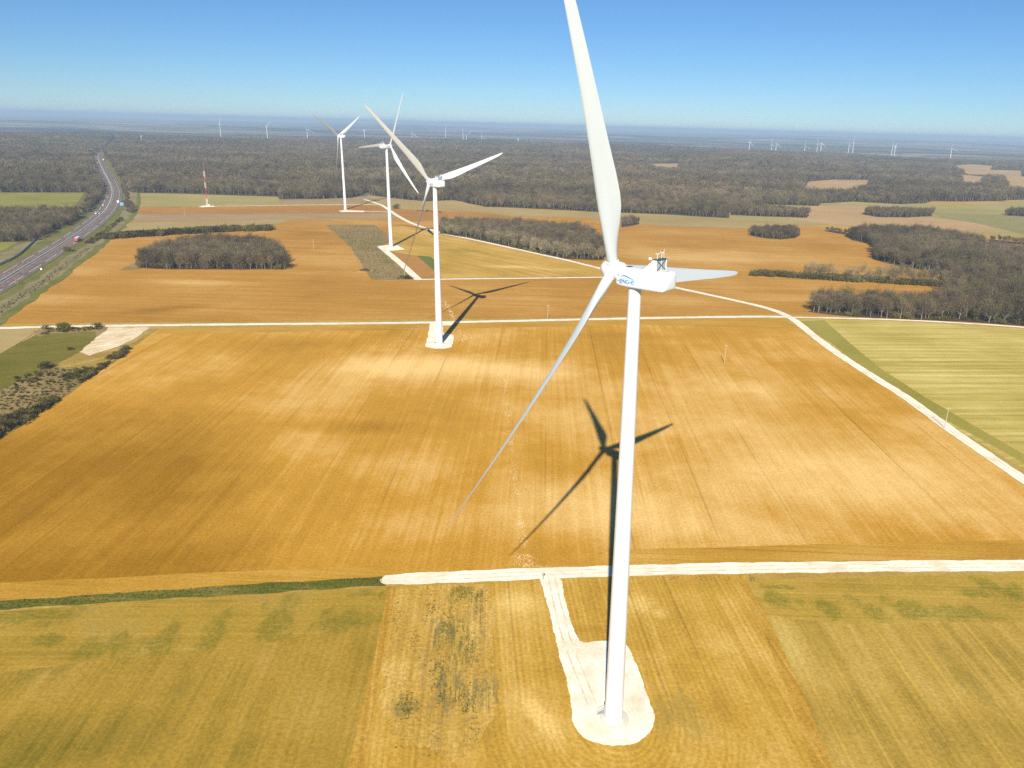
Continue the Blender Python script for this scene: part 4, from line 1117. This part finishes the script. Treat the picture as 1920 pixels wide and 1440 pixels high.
def box_mesh(name, parts, mat):
    b = MB()
    for c, s in parts: b.box(c, s)
    me = b.mesh(name); me.materials.append(mat); return me
def bars_mesh(name, segs, r, mat, n=5):
    b = MB()
    for p in segs: b.tube(p, r, n)
    me = b.mesh(name); me.materials.append(mat); return me
def fin_mesh(y):
    b = MB(); P = [(-2.5, 3.74), (-5.3, 3.72), (-5.3, 6.0), (-4.5, 6.0)]
    b.loft([[(x, yy, z) for x, z in P] for yy in (y - .06, y + .06)])
    me = b.mesh('cooler_fin'); me.materials.append(M_TUR); return me
NAC = []       # the parts of a nacelle
for y in (-1.45, 1.45): NAC.append(('cooler_fin', fin_mesh(y)))
NAC.append(('radiator', box_mesh('radiator', [((-5.1, 0, 4.85), (.18, 2.78, 2.15))], M_RAD)))
NAC.append(('cooler_lid', box_mesh('cooler_lid', [((-4.85, 0, 6.05), (1.0, 3.06, .12))], M_TEAL)))
for sgn in (1, -1): NAC.append(('brace', bars_mesh('brace', [[(-5.24, -1.33 * sgn, 3.85), (-5.24, 1.33 * sgn, 5.9)]], .07, M_DARK)))
NAC.append(('radiator_frame', bars_mesh('radiator_frame', [[(-5.22, 0, 3.8), (-5.22, 0, 5.95)]], .04, M_TUR)))
for y, h in ((-.75, 7.2), (.55, 7.1)):
    q = MB(); q.tube([(-4.7, y, 6.1), (-4.7, y, h)], .045, 5); q.tube([(-4.95, y, h), (-4.45, y, h)], .035, 5)
    q.box((-4.45, y, h + .1), (.14, .14, .2)); q.box((-4.95, y, h + .09), (.25, .04, .18))
    me = q.mesh('wind_sensor'); me.materials.append(M_TUR); NAC.append(('wind_sensor', me))
NAC.append(('lightning_rod', bars_mesh('lightning_rod', [[(-4.8, -1.4, 6.1), (-5.1, -2.7, 6.15)], [(-4.7, -1.4, 6.0), (-4.7, -1.4, 7.9)]], .03, M_TUR)))
q = MB(); q.tube([(-4.5, 1.5, 6.0), (-4.4, 2.1, 6.15)], .05, 5)
q.loft([[(-4.4 + rr * math.cos(2 * PI * k / 12), 2.2 + rr * math.sin(2 * PI * k / 12), zz) for k in range(12)] for zz, rr in ((6.12, .18), (6.2, .3), (6.42, .33), (6.6, .24), (6.66, .08))])
me = q.mesh('aviation_beacon', True); me.materials.append(M_TUR); NAC.append(('aviation_beacon', me))
NAC.append(('roof_vent', box_mesh('roof_vent', [((1.2, .2, 3.8), (.9, .8, .08))], M_DARK)))
NAC.append(('roof_rail', bars_mesh('roof_rail', [[(-1.6, .9, 3.82), (-3.6, .9, 3.84)], [(-1.6, -.9, 3.82), (-3.6, -.9, 3.84)], [(-1.6, .9, 3.86), (-1.6, -.9, 3.86)], [(-3.0, .9, 3.86), (-3.4, -.9, 3.86)]], .09, M_RAD)))
NAC.append(('rear_hatch', box_mesh('rear_hatch', [((-6.4, .2, 3.8), (.14, 1.9, .08))], M_RAD)))
NAC.append(('side_vent', box_mesh('side_vent', [((2.55, 1.66, 2.1), (.16, .06, .22)), ((2.55, 1.66, 1.1), (.16, .06, .22))], M_DARK)))
q = MB()
def hoop(x, hw, z0, z1, wd=.035):
    z0 *= .94; z1 *= .94
    R_ = [[(x + dx, (hw + o) * math.copysign(abs(math.cos(a)) ** .24, math.cos(a)), (z0 + z1) / 2 + ((z1 - z0) / 2 + o) * math.copysign(abs(math.sin(a)) ** .24, math.sin(a))) for a in [2 * PI * (k + .5) / 56 for k in range(56)]] for dx, o in ((-wd, -.02), (-wd, .008), (wd, .008), (wd, -.02))]
    q.loft(R_, False)
hoop(-4.2, 1.8, .06, 3.81); hoop(-6.45, 1.8, .08, 3.8); hoop(2.35, 1.68, .2, 3.63)
me = q.mesh('panel_joint'); me.materials.append(plain('joint_grey', (.42, .44, .43), .6, .3)); NAC.append(('panel_joint', me))
for nm, me in NAC:
    if nm not in ('side_vent', 'panel_joint'): me.transform(Matrix.Translation((0, 0, 3.78 * .94)) @ Matrix.Scale(.86, 4, (0, 0, 1)) @ Matrix.Translation((0, 0, -3.78)))
LOGO = []
for s in (1, -1):
    for nm, b, mt in logo_pieces():
        me = b.mesh(nm); me.materials.append(mt)
        # +y flank is read from outside with x running backwards; -y flank the other way round
        if s == 1: M = Matrix(((-.80, 0, 0, 2.1), (0, 1, 0, 1.80), (0, 0, .80, .72), (0, 0, 0, 1)))
        else: M = Matrix(((.80, 0, 0, -1.45), (0, 1, 0, -1.80), (0, 0, .80, .72), (0, 0, 0, 1)))
        me.transform(M)
        if s == 1: me.flip_normals()
        LOGO.append((nm, me))

TOWERS = {}
def tower_mesh(H, n=40):
    b = MB(); rings = []
    zs = [0, .25, .26]
    for i in range(1, 13): zs.append(H * i / 12)
    for z in sorted(set(zs)):
        f = z / H; r = 1.92 - .52 * f if f < .75 else 1.53 - (f - .75) * 1.25
        r = 1.92 * (1 - f) + 1.13 * f + .06 * math.sin(PI * f)
        if z < .26: r += .12
        rings.append([(r * math.cos(2 * PI * k / n), r * math.sin(2 * PI * k / n), z) for k in range(n)])
    b.loft(rings)
    return b.mesh('tower', True)
def flange(H, f):
    r = 1.92 * (1 - f) + 1.13 * f + .06 * math.sin(PI * f)
    b = MB(); n = 40
    b.loft([[(rr * math.cos(2 * PI * k / n), rr * math.sin(2 * PI * k / n), H * f + dz) for k in range(n)] for dz, rr in ((-.07, r), (-.06, r + .012), (.06, r + .012), (.07, r))])
    me = b.mesh('flange_ring', True); me.materials.append(M_BLD); return me

LEAN = R(-1.43)
def turbine(x, y, H, yaw, ph, label, detail=2, cat='wind turbine', group=None, feather=0):
    """yaw: compass direction the rotor faces; ph: angle of the first blade"""
    e = empty('wind_turbine', (x, y, 0)); tag(e, label, cat, group)
    rz = PI / 2 - R(yaw)
    e.rotation_mode = 'QUATERNION'
    e.rotation_quaternion = (Matrix.Rotation(LEAN, 3, 'Y') @ Matrix.Rotation(rz, 3, 'Z')).to_quaternion()
    k = round(H, 1)
    if k not in TOWERS:
        TOWERS[k] = (tower_mesh(H), [flange(H, f) for f in (.25, .5, .76)]); TOWERS[k][0].materials.append(M_TUR)
    tw = obj('tower', TOWERS[k][0], e)
    nc = obj('nacelle', ME_NAC, e, loc=(0, 0, H))
    tilt = R(6)
    hub = obj('spinner', ME_SPIN, e, loc=(4.92 * math.cos(tilt), 0, H + 2.0 + 4.92 * math.sin(tilt)))
    hub.rotation_euler = (0, -tilt, 0)
    for j in range(3):
        bl = obj('blade', ME_BLADE, hub); bl.rotation_mode = 'ZYX'; bl.rotation_euler = (R(ph + 120 * j), 0, R(feather))
        if not detail: bl.scale = (.5, .5, .9)
        if detail: c_ = obj('blade_collar', ME_COL, hub); c_.rotation_euler = (R(ph + 120 * j), 0, 0)
    if detail:
        for nm, me in NAC: obj(nm, me, nc)
        for nm, me in LOGO: obj(nm, me, nc)
        for me in TOWERS[k][1]: obj('flange_ring', me, tw)
        q = MB(); r_ = 4.3
        q.loft([[(rr * math.cos(2 * PI * i / 48), rr * math.sin(2 * PI * i / 48), zz) for i in range(48)] for rr, zz in ((3.3, .02), (3.3, .10), (2.02, .14), (2.02, .02))], cap=False)
        obj('foundation_ring', q.mesh(), e, M_RINGC)
        # door and stair on the side away from the camera's right
        a = PI - rz - .35
        Mx = Matrix.Rotation(a, 4, 'Z')
        q = MB(); q.box((1.93, 0, 2.1), (.12, .95, 2.1)); me = q.mesh('door'); me.transform(Mx); obj('door', me, tw, M_RAD)
        q = MB()
        for i in range(6): q.box((2.15 + i * .26, 0, .95 - i * .15), (.26, 1.0, .05))
        for yy in (-.5, .5):
            q.tube([(2.0, yy, 2.0), (3.6, yy, 1.05)], .03, 4); q.tube([(3.6, yy, 1.05), (3.6, yy, .05)], .03, 4); q.tube([(2.1, yy, 1.0), (3.6, yy, .1)], .04, 4)
        me = q.mesh('stair'); me.transform(Mx); obj('stair', me, tw, M_GALV)
    return e
turbine(23.63, 138.30, 93.3, -46.07, 338.75, 'nearest white wind turbine, standing on the long chalk pad')
turbine(-42.17, 436.3, 87.3, -39.7, 315.5, 'white wind turbine standing just below the white cross track', 1)
turbine(-125.7, 799.1, 95.1, 40.8, 27.8, 'white wind turbine turned the other way beside the rough ground', 1, feather=22)
turbine(-242.8, 1139., 97.0, -59.4, 60.8, 'farthest white wind turbine of the row, near the forest edge', 1)

far = [  # base px, hub row, compass, phase, label
    (415, 262, 231, -60, 10, 'pale far turbine on the skyline beyond the motorway, leftmost of all'),
    (502, 264, 235, -50, 50, 'pale far turbine on the skyline left of the last big turbine'),
    (577, 264, 240, 10, 0, 'pale far turbine on the skyline just left of the last big turbine'),
    (684, 264, 243, -80, 95, 'faint far turbine between the last two big turbines'),
    (773, 267, 249, 20, 0, 'pale far turbine right of the blades of the crossed turbines'),
    (836, 268, 245, -30, 5, 'slender far turbine behind the right blade of the cross track turbine'),
    (868.5, 270, 250, -40, 0, 'left one of a close pair of far turbines'),
    (874.5, 270.5, 251, 15, 60, 'right one of a close pair of far turbines'),
    (903, 270, 255, 5, 0, 'small far turbine just right of the close pair'),
    (1404, 287, 265, 80, 0, 'faint far turbine alone between the big blade and the right group'),
    (1446, 286, 269, 5, 0, 'small left turbine of the pair above the dark ridge'),
    (1454, 287, 267, 30, 10, 'taller right turbine of the pair above the dark ridge'),
    (1508, 288, 272, 15, 0, 'single small far turbine on the ridge'),
    (1531, 288, 269, 0, 0, 'left turbine of the middle pair on the ridge'),
    (1538, 288.5, 267, 60, 5, 'right turbine of the middle pair on the ridge'),
    (1590, 290, 270, 5, 0, 'shorter turbine beside the tall one on the ridge'),
    (1598, 290, 266, -40, 10, 'tallest far turbine of the right group'),
    (1671, 293, 271, 10, 0, 'left turbine of the pair over the ridge slope'),
    (1676, 296, 273, -45, 60, 'right turbine of the pair over the ridge slope'),
    (1781, 300, 276, 25, 0, 'far turbine standing in the hazy valley, rightmost of all')]
for px, py, hy, yw, ph, lb in far:
    g = G(px, py); H = round(top_height((px, py), hy) - 2.4, 1)
    far_e = turbine(g.x, g.y, H, yw, ph, lb, 0, group='far turbines on the skyline')
    far_e.scale = (.92, .92, .92)

# ------------------------------------------------------------------ mast, poles, sign
M_RED = plain('mast_red', (.50, .06, .04), .5, .3); M_MW = plain('mast_white', (.80, .78, .75), .5, .3)
g = G(388.5, 386.5); mast = empty('lattice_mast', g); tag(mast, 'red and white banded lattice mast standing in the pasture', 'radio mast')
zz = [0, 10.5, 24.5, 32, 40.5, 48, 56]
for i in range(6):
    b = MB(); z0, z1 = zz[i], zz[i + 1]; s = lambda z: 1.15 - .55 * z / 56
    c3 = [(math.cos(2 * PI * k / 3), math.sin(2 * PI * k / 3)) for k in range(3)]
    for k in range(3):
        a, d = c3[k], c3[(k + 1) % 3]
        b.tube([(a[0] * s(z0), a[1] * s(z0), z0), (a[0] * s(z1), a[1] * s(z1), z1)], .13, 4)
        n = int((z1 - z0) / 1.6)
        for j in range(n):
            u, v = z0 + (z1 - z0) * j / n, z0 + (z1 - z0) * (j + 1) / n
            b.tube([(a[0] * s(u), a[1] * s(u), u), (d[0] * s(v), d[1] * s(v), v)], .06, 3, False)
            b.tube([(a[0] * s(v), a[1] * s(v), v), (d[0] * s(v), d[1] * s(v), v)], .05, 3, False)
    obj('mast_section', b.mesh(), mast, M_MW if i % 2 == 0 else M_RED)
b = MB(); b.tube([(0, 0, 56), (0, 0, 59.5)], .06, 4); b.box((.6, .3, 40), (.7, .5, 1.4)); b.box((-.6, .2, 33), (.6, .5, 1.2))
obj('antenna', b.mesh(), mast, M_MW)
b = MB(); b.box((3.5, -1.5, 1.1), (2.6, 2.2, 2.2)); b.box((3.5, -1.5, 2.26), (2.9, 2.5, .12)); obj('equipment_cabin', b.mesh(), mast, M_MW)

M_POLE = plain('weathered_pole', (.42, .38, .30), .8, .2)
def pole(px, py, ty, label):
    H = top_height((px, py), ty); e = empty('utility_pole', G(px, py)); tag(e, label, 'utility pole', 'wooden poles in the fields')
    b = MB(); b.tube([(0, 0, -.2), (0, 0, H)], [.17, .10], 8); obj('post', b.mesh('p', True), e, M_POLE)
    b = MB(); b.box((0, 0, H - .35), (1.7, .12, .12)); obj('crossarm', b.mesh(), e, M_POLE)
    b = MB()
    for k in (-.75, 0, .75): b.tube([(k, 0, H - .29), (k, 0, H - .05 if k else H + .2)], .06, 6)
    obj('insulators', b.mesh(), e, M_TUR)
pole(1358, 681, 647, 'grey wooden pole alone in the right part of the great field')
pole(1771, 803, 765, 'pole beside the curving chalk track')
pole(1027, 599, 572, 'pole on the white cross track left of the nearest turbine')
pole(588, 467, 449, 'thin pole in the ochre field right of the copse')
pole(758, 519, 495, 'pole rising from the rough ground by the track corner')
pole(459, 433, 415, 'pole standing in the overgrown hedge')
pole(346.5, 406, 389, 'pole in the fallow strip left of the mast')
e = empty('site_sign', G(1018, 1087)); tag(e, 'small square sign on a thin post at the turbine access', 'sign')
b = MB(); b.tube([(0, 0, -.1), (0, 0, 2.1)], .05, 6); obj('post', b.mesh(), e, M_DARK)
b = MB(); b.box((0, -.06, 1.85), (.62, .05, .62)); obj('sign_panel', b.mesh(), e, M_DARK)
b = MB(); b.box((0, -.095, 1.85), (.46, .02, .44)); obj('sign_face', b.mesh(), e, M_RAD)
b = MB()
r_ = random.Random(5)
e = empty('rubble_heap', G(684, 507)); tag(e, 'dark heap of earth and stones on the rough ground', 'heap')
for nm, n, mt, sp, sz in (('earth', 46, M_LIT, 3.2, 1.3), ('stone', 16, M_PIT, 4.6, .6)):
    b = MB()
    for i in range(n):
        a = r_.uniform(0, 6.28); q = r_.random() ** .7 * sp; s = r_.uniform(.5, 1) * sz
        c_ = Vector((q * math.cos(a) * 1.5, q * math.sin(a) - (1.5 if mt is M_PIT else 0), max(0, 1.2 * (1 - q / sp)) * (mt is M_LIT)))
        M3 = Matrix.Rotation(r_.uniform(0, 3), 3, Vector((r_.random(), r_.random(), r_.random())).normalized())
        b.box(c_, (s, s * .8, s * .7), M3)
    tag(obj(nm, b.mesh(), e, mt), kind='stuff')

# building with a tower on the skyline, pale mast in the forest
g = G(969, 268); e = empty('grain_silo', g); tag(e, 'white silo tower with a low hall on the far skyline', 'silo')
M_BW = plain('white_render', (.62, .62, .6), .7, .2)
b = MB(); b.loft([[(x + 3.5 * math.cos(2 * PI * k / 16), 3.5 * math.sin(2 * PI * k / 16), zz_) for k in range(16)] for x in (8,) for zz_ in (0, 27)]); b.box((8, 0, 29), (4, 4, 4)); obj('silo_tower', b.mesh(), e, M_BW)
b = MB(); b.box((-9, 0, 5), (18, 12, 10)); b.box((-9, 0, 10.5), (19, 13, 1)); obj('hall', b.mesh(), e, M_BW)
g = G(266, 270); e = empty('radio_pole', g); tag(e, 'pale slim radio pole with two panels above the forest', 'radio mast')
b = MB(); b.tube([(0, 0, 0), (0, 0, 38)], [.9, .5], 8); obj('shaft', b.mesh(), e, M_BW)
b = MB(); b.box((1.6, 0, 34), (1.4, 1, 5)); b.box((-1.6, 0, 30), (1.4, 1, 4)); obj('antenna_panel', b.mesh(), e, M_BW)

# ------------------------------------------------------------------ traffic
M_TYRE = plain('tyre', (.02, .02, .02), .8, .2); M_GLS = plain('dark_glass', (.03, .04, .05), .1, .6)
def wheel_mesh(r=.5, w=.3):
    b = MB(); b.loft([[(rr * math.cos(2 * PI * k / 14), yy, r + rr * math.sin(2 * PI * k / 14)) for k in range(14)] for yy, rr in ((-w / 2, r * .55), (-w / 2, r), (w / 2, r), (w / 2, r * .55))])
    me = b.mesh('wheel'); me.materials.append(M_TYRE); return me
WT, WC = wheel_mesh(.5, .35), wheel_mesh(.32, .22)
def paint(nm, c): return plain(nm, c, .35, .5, .05)
PW = paint('white_paint', (.8, .8, .78)); PR = paint('red_paint', (.62, .05, .03)); PD = paint('dark_paint', (.04, .03, .06)); PS = paint('silver_paint', (.55, .57, .6)); PB = paint('blue_paint', (.05, .14, .35))
def heading(p):
    i = min(range(len(HW) - 1), key=lambda k: (HW[k] - p).length); d = HW[i + 1] - HW[i]
    return math.atan2(d.y, d.x)
def truck(px, py, cabc, boxc, rev, label, rear=None):
    p = G(px, py); e = empty('truck', (p.x, p.y, .09), heading(p) + (PI if rev else 0)); tag(e, label, 'truck', 'lorries on the motorway')
    b = MB()
    prof = [(0, .6), (2.1, .6), (2.2, 1.6), (2.05, 2.9), (1.5, 3.4), (0, 3.6)]
    b.loft([[(x, yy, z) for x, z in prof] for yy in (-1.2, 1.2)]); me = b.mesh('cab'); me.transform(Matrix.Translation((6.2, 0, 0))); obj('cab', me, e, cabc)
    b = MB(); b.box((8.33, 0, 2.3), (.08, 2.1, .95), None); obj('windscreen', b.mesh(), e, M_GLS)
    b = MB(); b.box((-1.2, 0, 2.55), (13.4, 2.5, 2.7)); obj('trailer', b.mesh(), e, boxc)
    b = MB(); b.box((-.2, 0, .95), (15, .9, .28)); obj('chassis', b.mesh(), e, M_DARK)
    b = MB(); b.box((-7.93, 0, 2.5), (.06, 2.44, 2.6)); obj('rear_door', b.mesh(), e, rear or boxc)
    for x in (7.3, 3.6, -4.6, -5.9, -7.1):
        for yy in (-1.05, 1.05): obj('wheel', WT, e, loc=(x, yy, 0))
def car(px, py, c, rev, label, van=False):
    p = G(px, py); e = empty('car', (p.x, p.y, .09), heading(p) + (PI if rev else 0)); tag(e, label, 'van' if van else 'car', 'cars on the motorway')
    k = 1.35 if van else 1; h = 2.3 if van else 1.45
    prof = [(-2.15 * k, .35), (2.15 * k, .35), (2.2 * k, .75), (1.3 * k, .95), (.6 * k, h * .98), (-1.5 * k, h), (-2.1 * k, 1.0 if not van else h * .95)]
    b = MB(); b.loft([[(x, yy, z) for x, z in prof] for yy in (-.88, .88)]); obj('body', b.mesh(), e, c)
    b = MB(); q = [(.66 * k, h * .93), (1.2 * k, 1.0), (1.24 * k, 1.02), (.70 * k, h * .97)]
    b.loft([[(x, yy, z) for x, z in q] for yy in (-.78, .78)]); b.box((-.4 * k, 0, h * .82), (1.9 * k, 1.8, h * .17)); obj('windows', b.mesh(), e, M_GLS)
    for x in (1.35 * k, -1.35 * k):
        for yy in (-.8, .8): obj('wheel', WC, e, loc=(x, yy, 0))
truck(146, 452, PW, PW, False, 'truck with a red rear and white roof on the near right carriageway', PR)
truck(222, 381, PW, PW, False, 'white truck on the bend of the right carriageway')
car(180, 401, PW, True, 'white van on the left carriageway before the bend', True)
car(186, 401, PS, True, 'silver car just behind the white van')
car(193.5, 385.5, PW, True, 'white car on the left carriageway, nearer of two')
car(201.5, 372, PW, True, 'white car on the left carriageway in the bend')
truck(196.5, 349, PD, PD, True, 'dark truck in the shade of the left forest bank')
truck(193.8, 301, PW, PW, False, 'white truck far up the right carriageway')
truck(183.2, 308.5, PR, PW, True, 'white and red truck coming down the far left carriageway')
truck(183.5, 292, PR, PR, True, 'red truck where the motorway enters the forest')
car(205, 333, PD, False, 'dark car on the straight of the right carriageway')
car(211.5, 335.5, PD, False, 'second dark car in the right lane of the straight')
def gantry_sign(px, py, w_, h_, z, c, label):
    p = G(px, py); e = empty('road_sign', p, heading(p) - PI / 2); tag(e, label, 'road sign')
    b = MB(); b.box((0, 0, z + h_ / 2), (w_, .12, h_)); obj('sign_panel', b.mesh(), e, c)
    b = MB(); b.box((0, -.09, z + h_ / 2), (w_ * .94, .04, h_ * .9)); obj('sign_face', b.mesh(), e, c)
    for x in (-w_ * .32, w_ * .32): b = MB(); b.tube([(x, .15, 0), (x, .15, z + h_)], .1, 6); obj('post', b.mesh(), e, M_GALV)
gantry_sign(229.5, 387.5, 5.5, 4.2, 1.5, paint('sign_blue', (.20, .36, .62)), 'large pale blue direction sign on the right motorway bank')
gantry_sign(31, 534, 1.6, 2.0, 3.0, paint('sign_maroon', (.25, .07, .07)), 'tall narrow reddish sign on the right motorway bank')
gantry_sign(77.5, 507, 1.3, 1.3, .5, PW, 'small white roadside panel on the right motorway bank')
gantry_sign(177.5, 313, 3.2, 4, 1.5, PS, 'pale sign at the left edge of the motorway in the forest')
gantry_sign(210, 310, 3.2, 4, 1.5, PW, 'white sign on the right edge of the motorway in the forest')

# ------------------------------------------------------------------ chalk rubble left by cable trenches
def stone_mb(seed):
    r_ = random.Random(seed); b = MB()
    b.box((0, 0, .1), (1, .8, .35), Matrix.Rotation(.4, 3, (r_.random(), 1, .3))); return b
M_CRUMB = plain('chalk_crumb', (.80, .69, .50), .9, .1)
ST = []
for s in range(3):
    me = stone_mb(s).mesh('chip'); me.materials.append(M_CRUMB); ST.append(bpy.data.objects.new('chip_source', me))
def chips(path, wd, n, lo, hi, label, seed, bunch=True):
    L = resample(GP(path), 1.0); r_ = random.Random(seed); pts = []
    while len(pts) < n:
        i = r_.randrange(len(L))
        if bunch and (math.sin(i * .55 + seed) + math.sin(i * .171)) < r_.uniform(-1.2, 1.6): continue
        pts.append((L[i].x + r_.gauss(0, wd), L[i].y + r_.gauss(0, .8), 0))
    scatter('gravel', pts, ST, label, lo, hi, seed)
chips([(946, 712), (950, 750), (955, 790)], .8, 120, .08, .28, 'pale chalk crumbs in a broken line across the great field, far end', 1)
chips([(957, 808), (962, 870), (970, 930), (978, 990), (988, 1058)], .8, 700, .05, .17, 'pale chalk crumbs in a broken line across the great field', 2)
chips([(978, 1040), (988, 1062), (1002, 1062)], 2.0, 260, .05, .18, 'spilled chalk beside the track', 3, False)
chips([(828, 560), (842, 580), (852, 602)], 1.2, 110, .15, .45, 'pale chalk crumbs in a line behind the cross track turbine', 4, False)
chips([(790, 612), (760, 630), (745, 650), (800, 660)], 4.0, 160, .1, .3, 'chalk crumbs strewn left of the turbine pad', 5, False)
chips([(856, 618), (870, 626), (872, 640)], 3.5, 160, .1, .3, 'chalk crumbs strewn right of the turbine pad', 6, False)

# ------------------------------------------------------------------ haze
b = MB(); b.box((0, 21500, 77), (86000, 44600, 158.0))
hz = bpy.data.materials.new('haze'); hz.use_nodes = True; nt = hz.node_tree; nt.nodes.clear()
o_ = nt.nodes.new('ShaderNodeOutputMaterial'); pv = nt.nodes.new('ShaderNodeVolumePrincipled')
pv.inputs['Color'].default_value = (.47, .645, .85, 1); pv.inputs['Density'].default_value = 1.08e-4; pv.inputs['Anisotropy'].default_value = 0.0
nt.links.new(pv.outputs[0], o_.inputs['Volume'])
tag(obj('haze', b.mesh('haze'), None, hz), kind='stuff')
print('objects', len(bpy.data.objects))
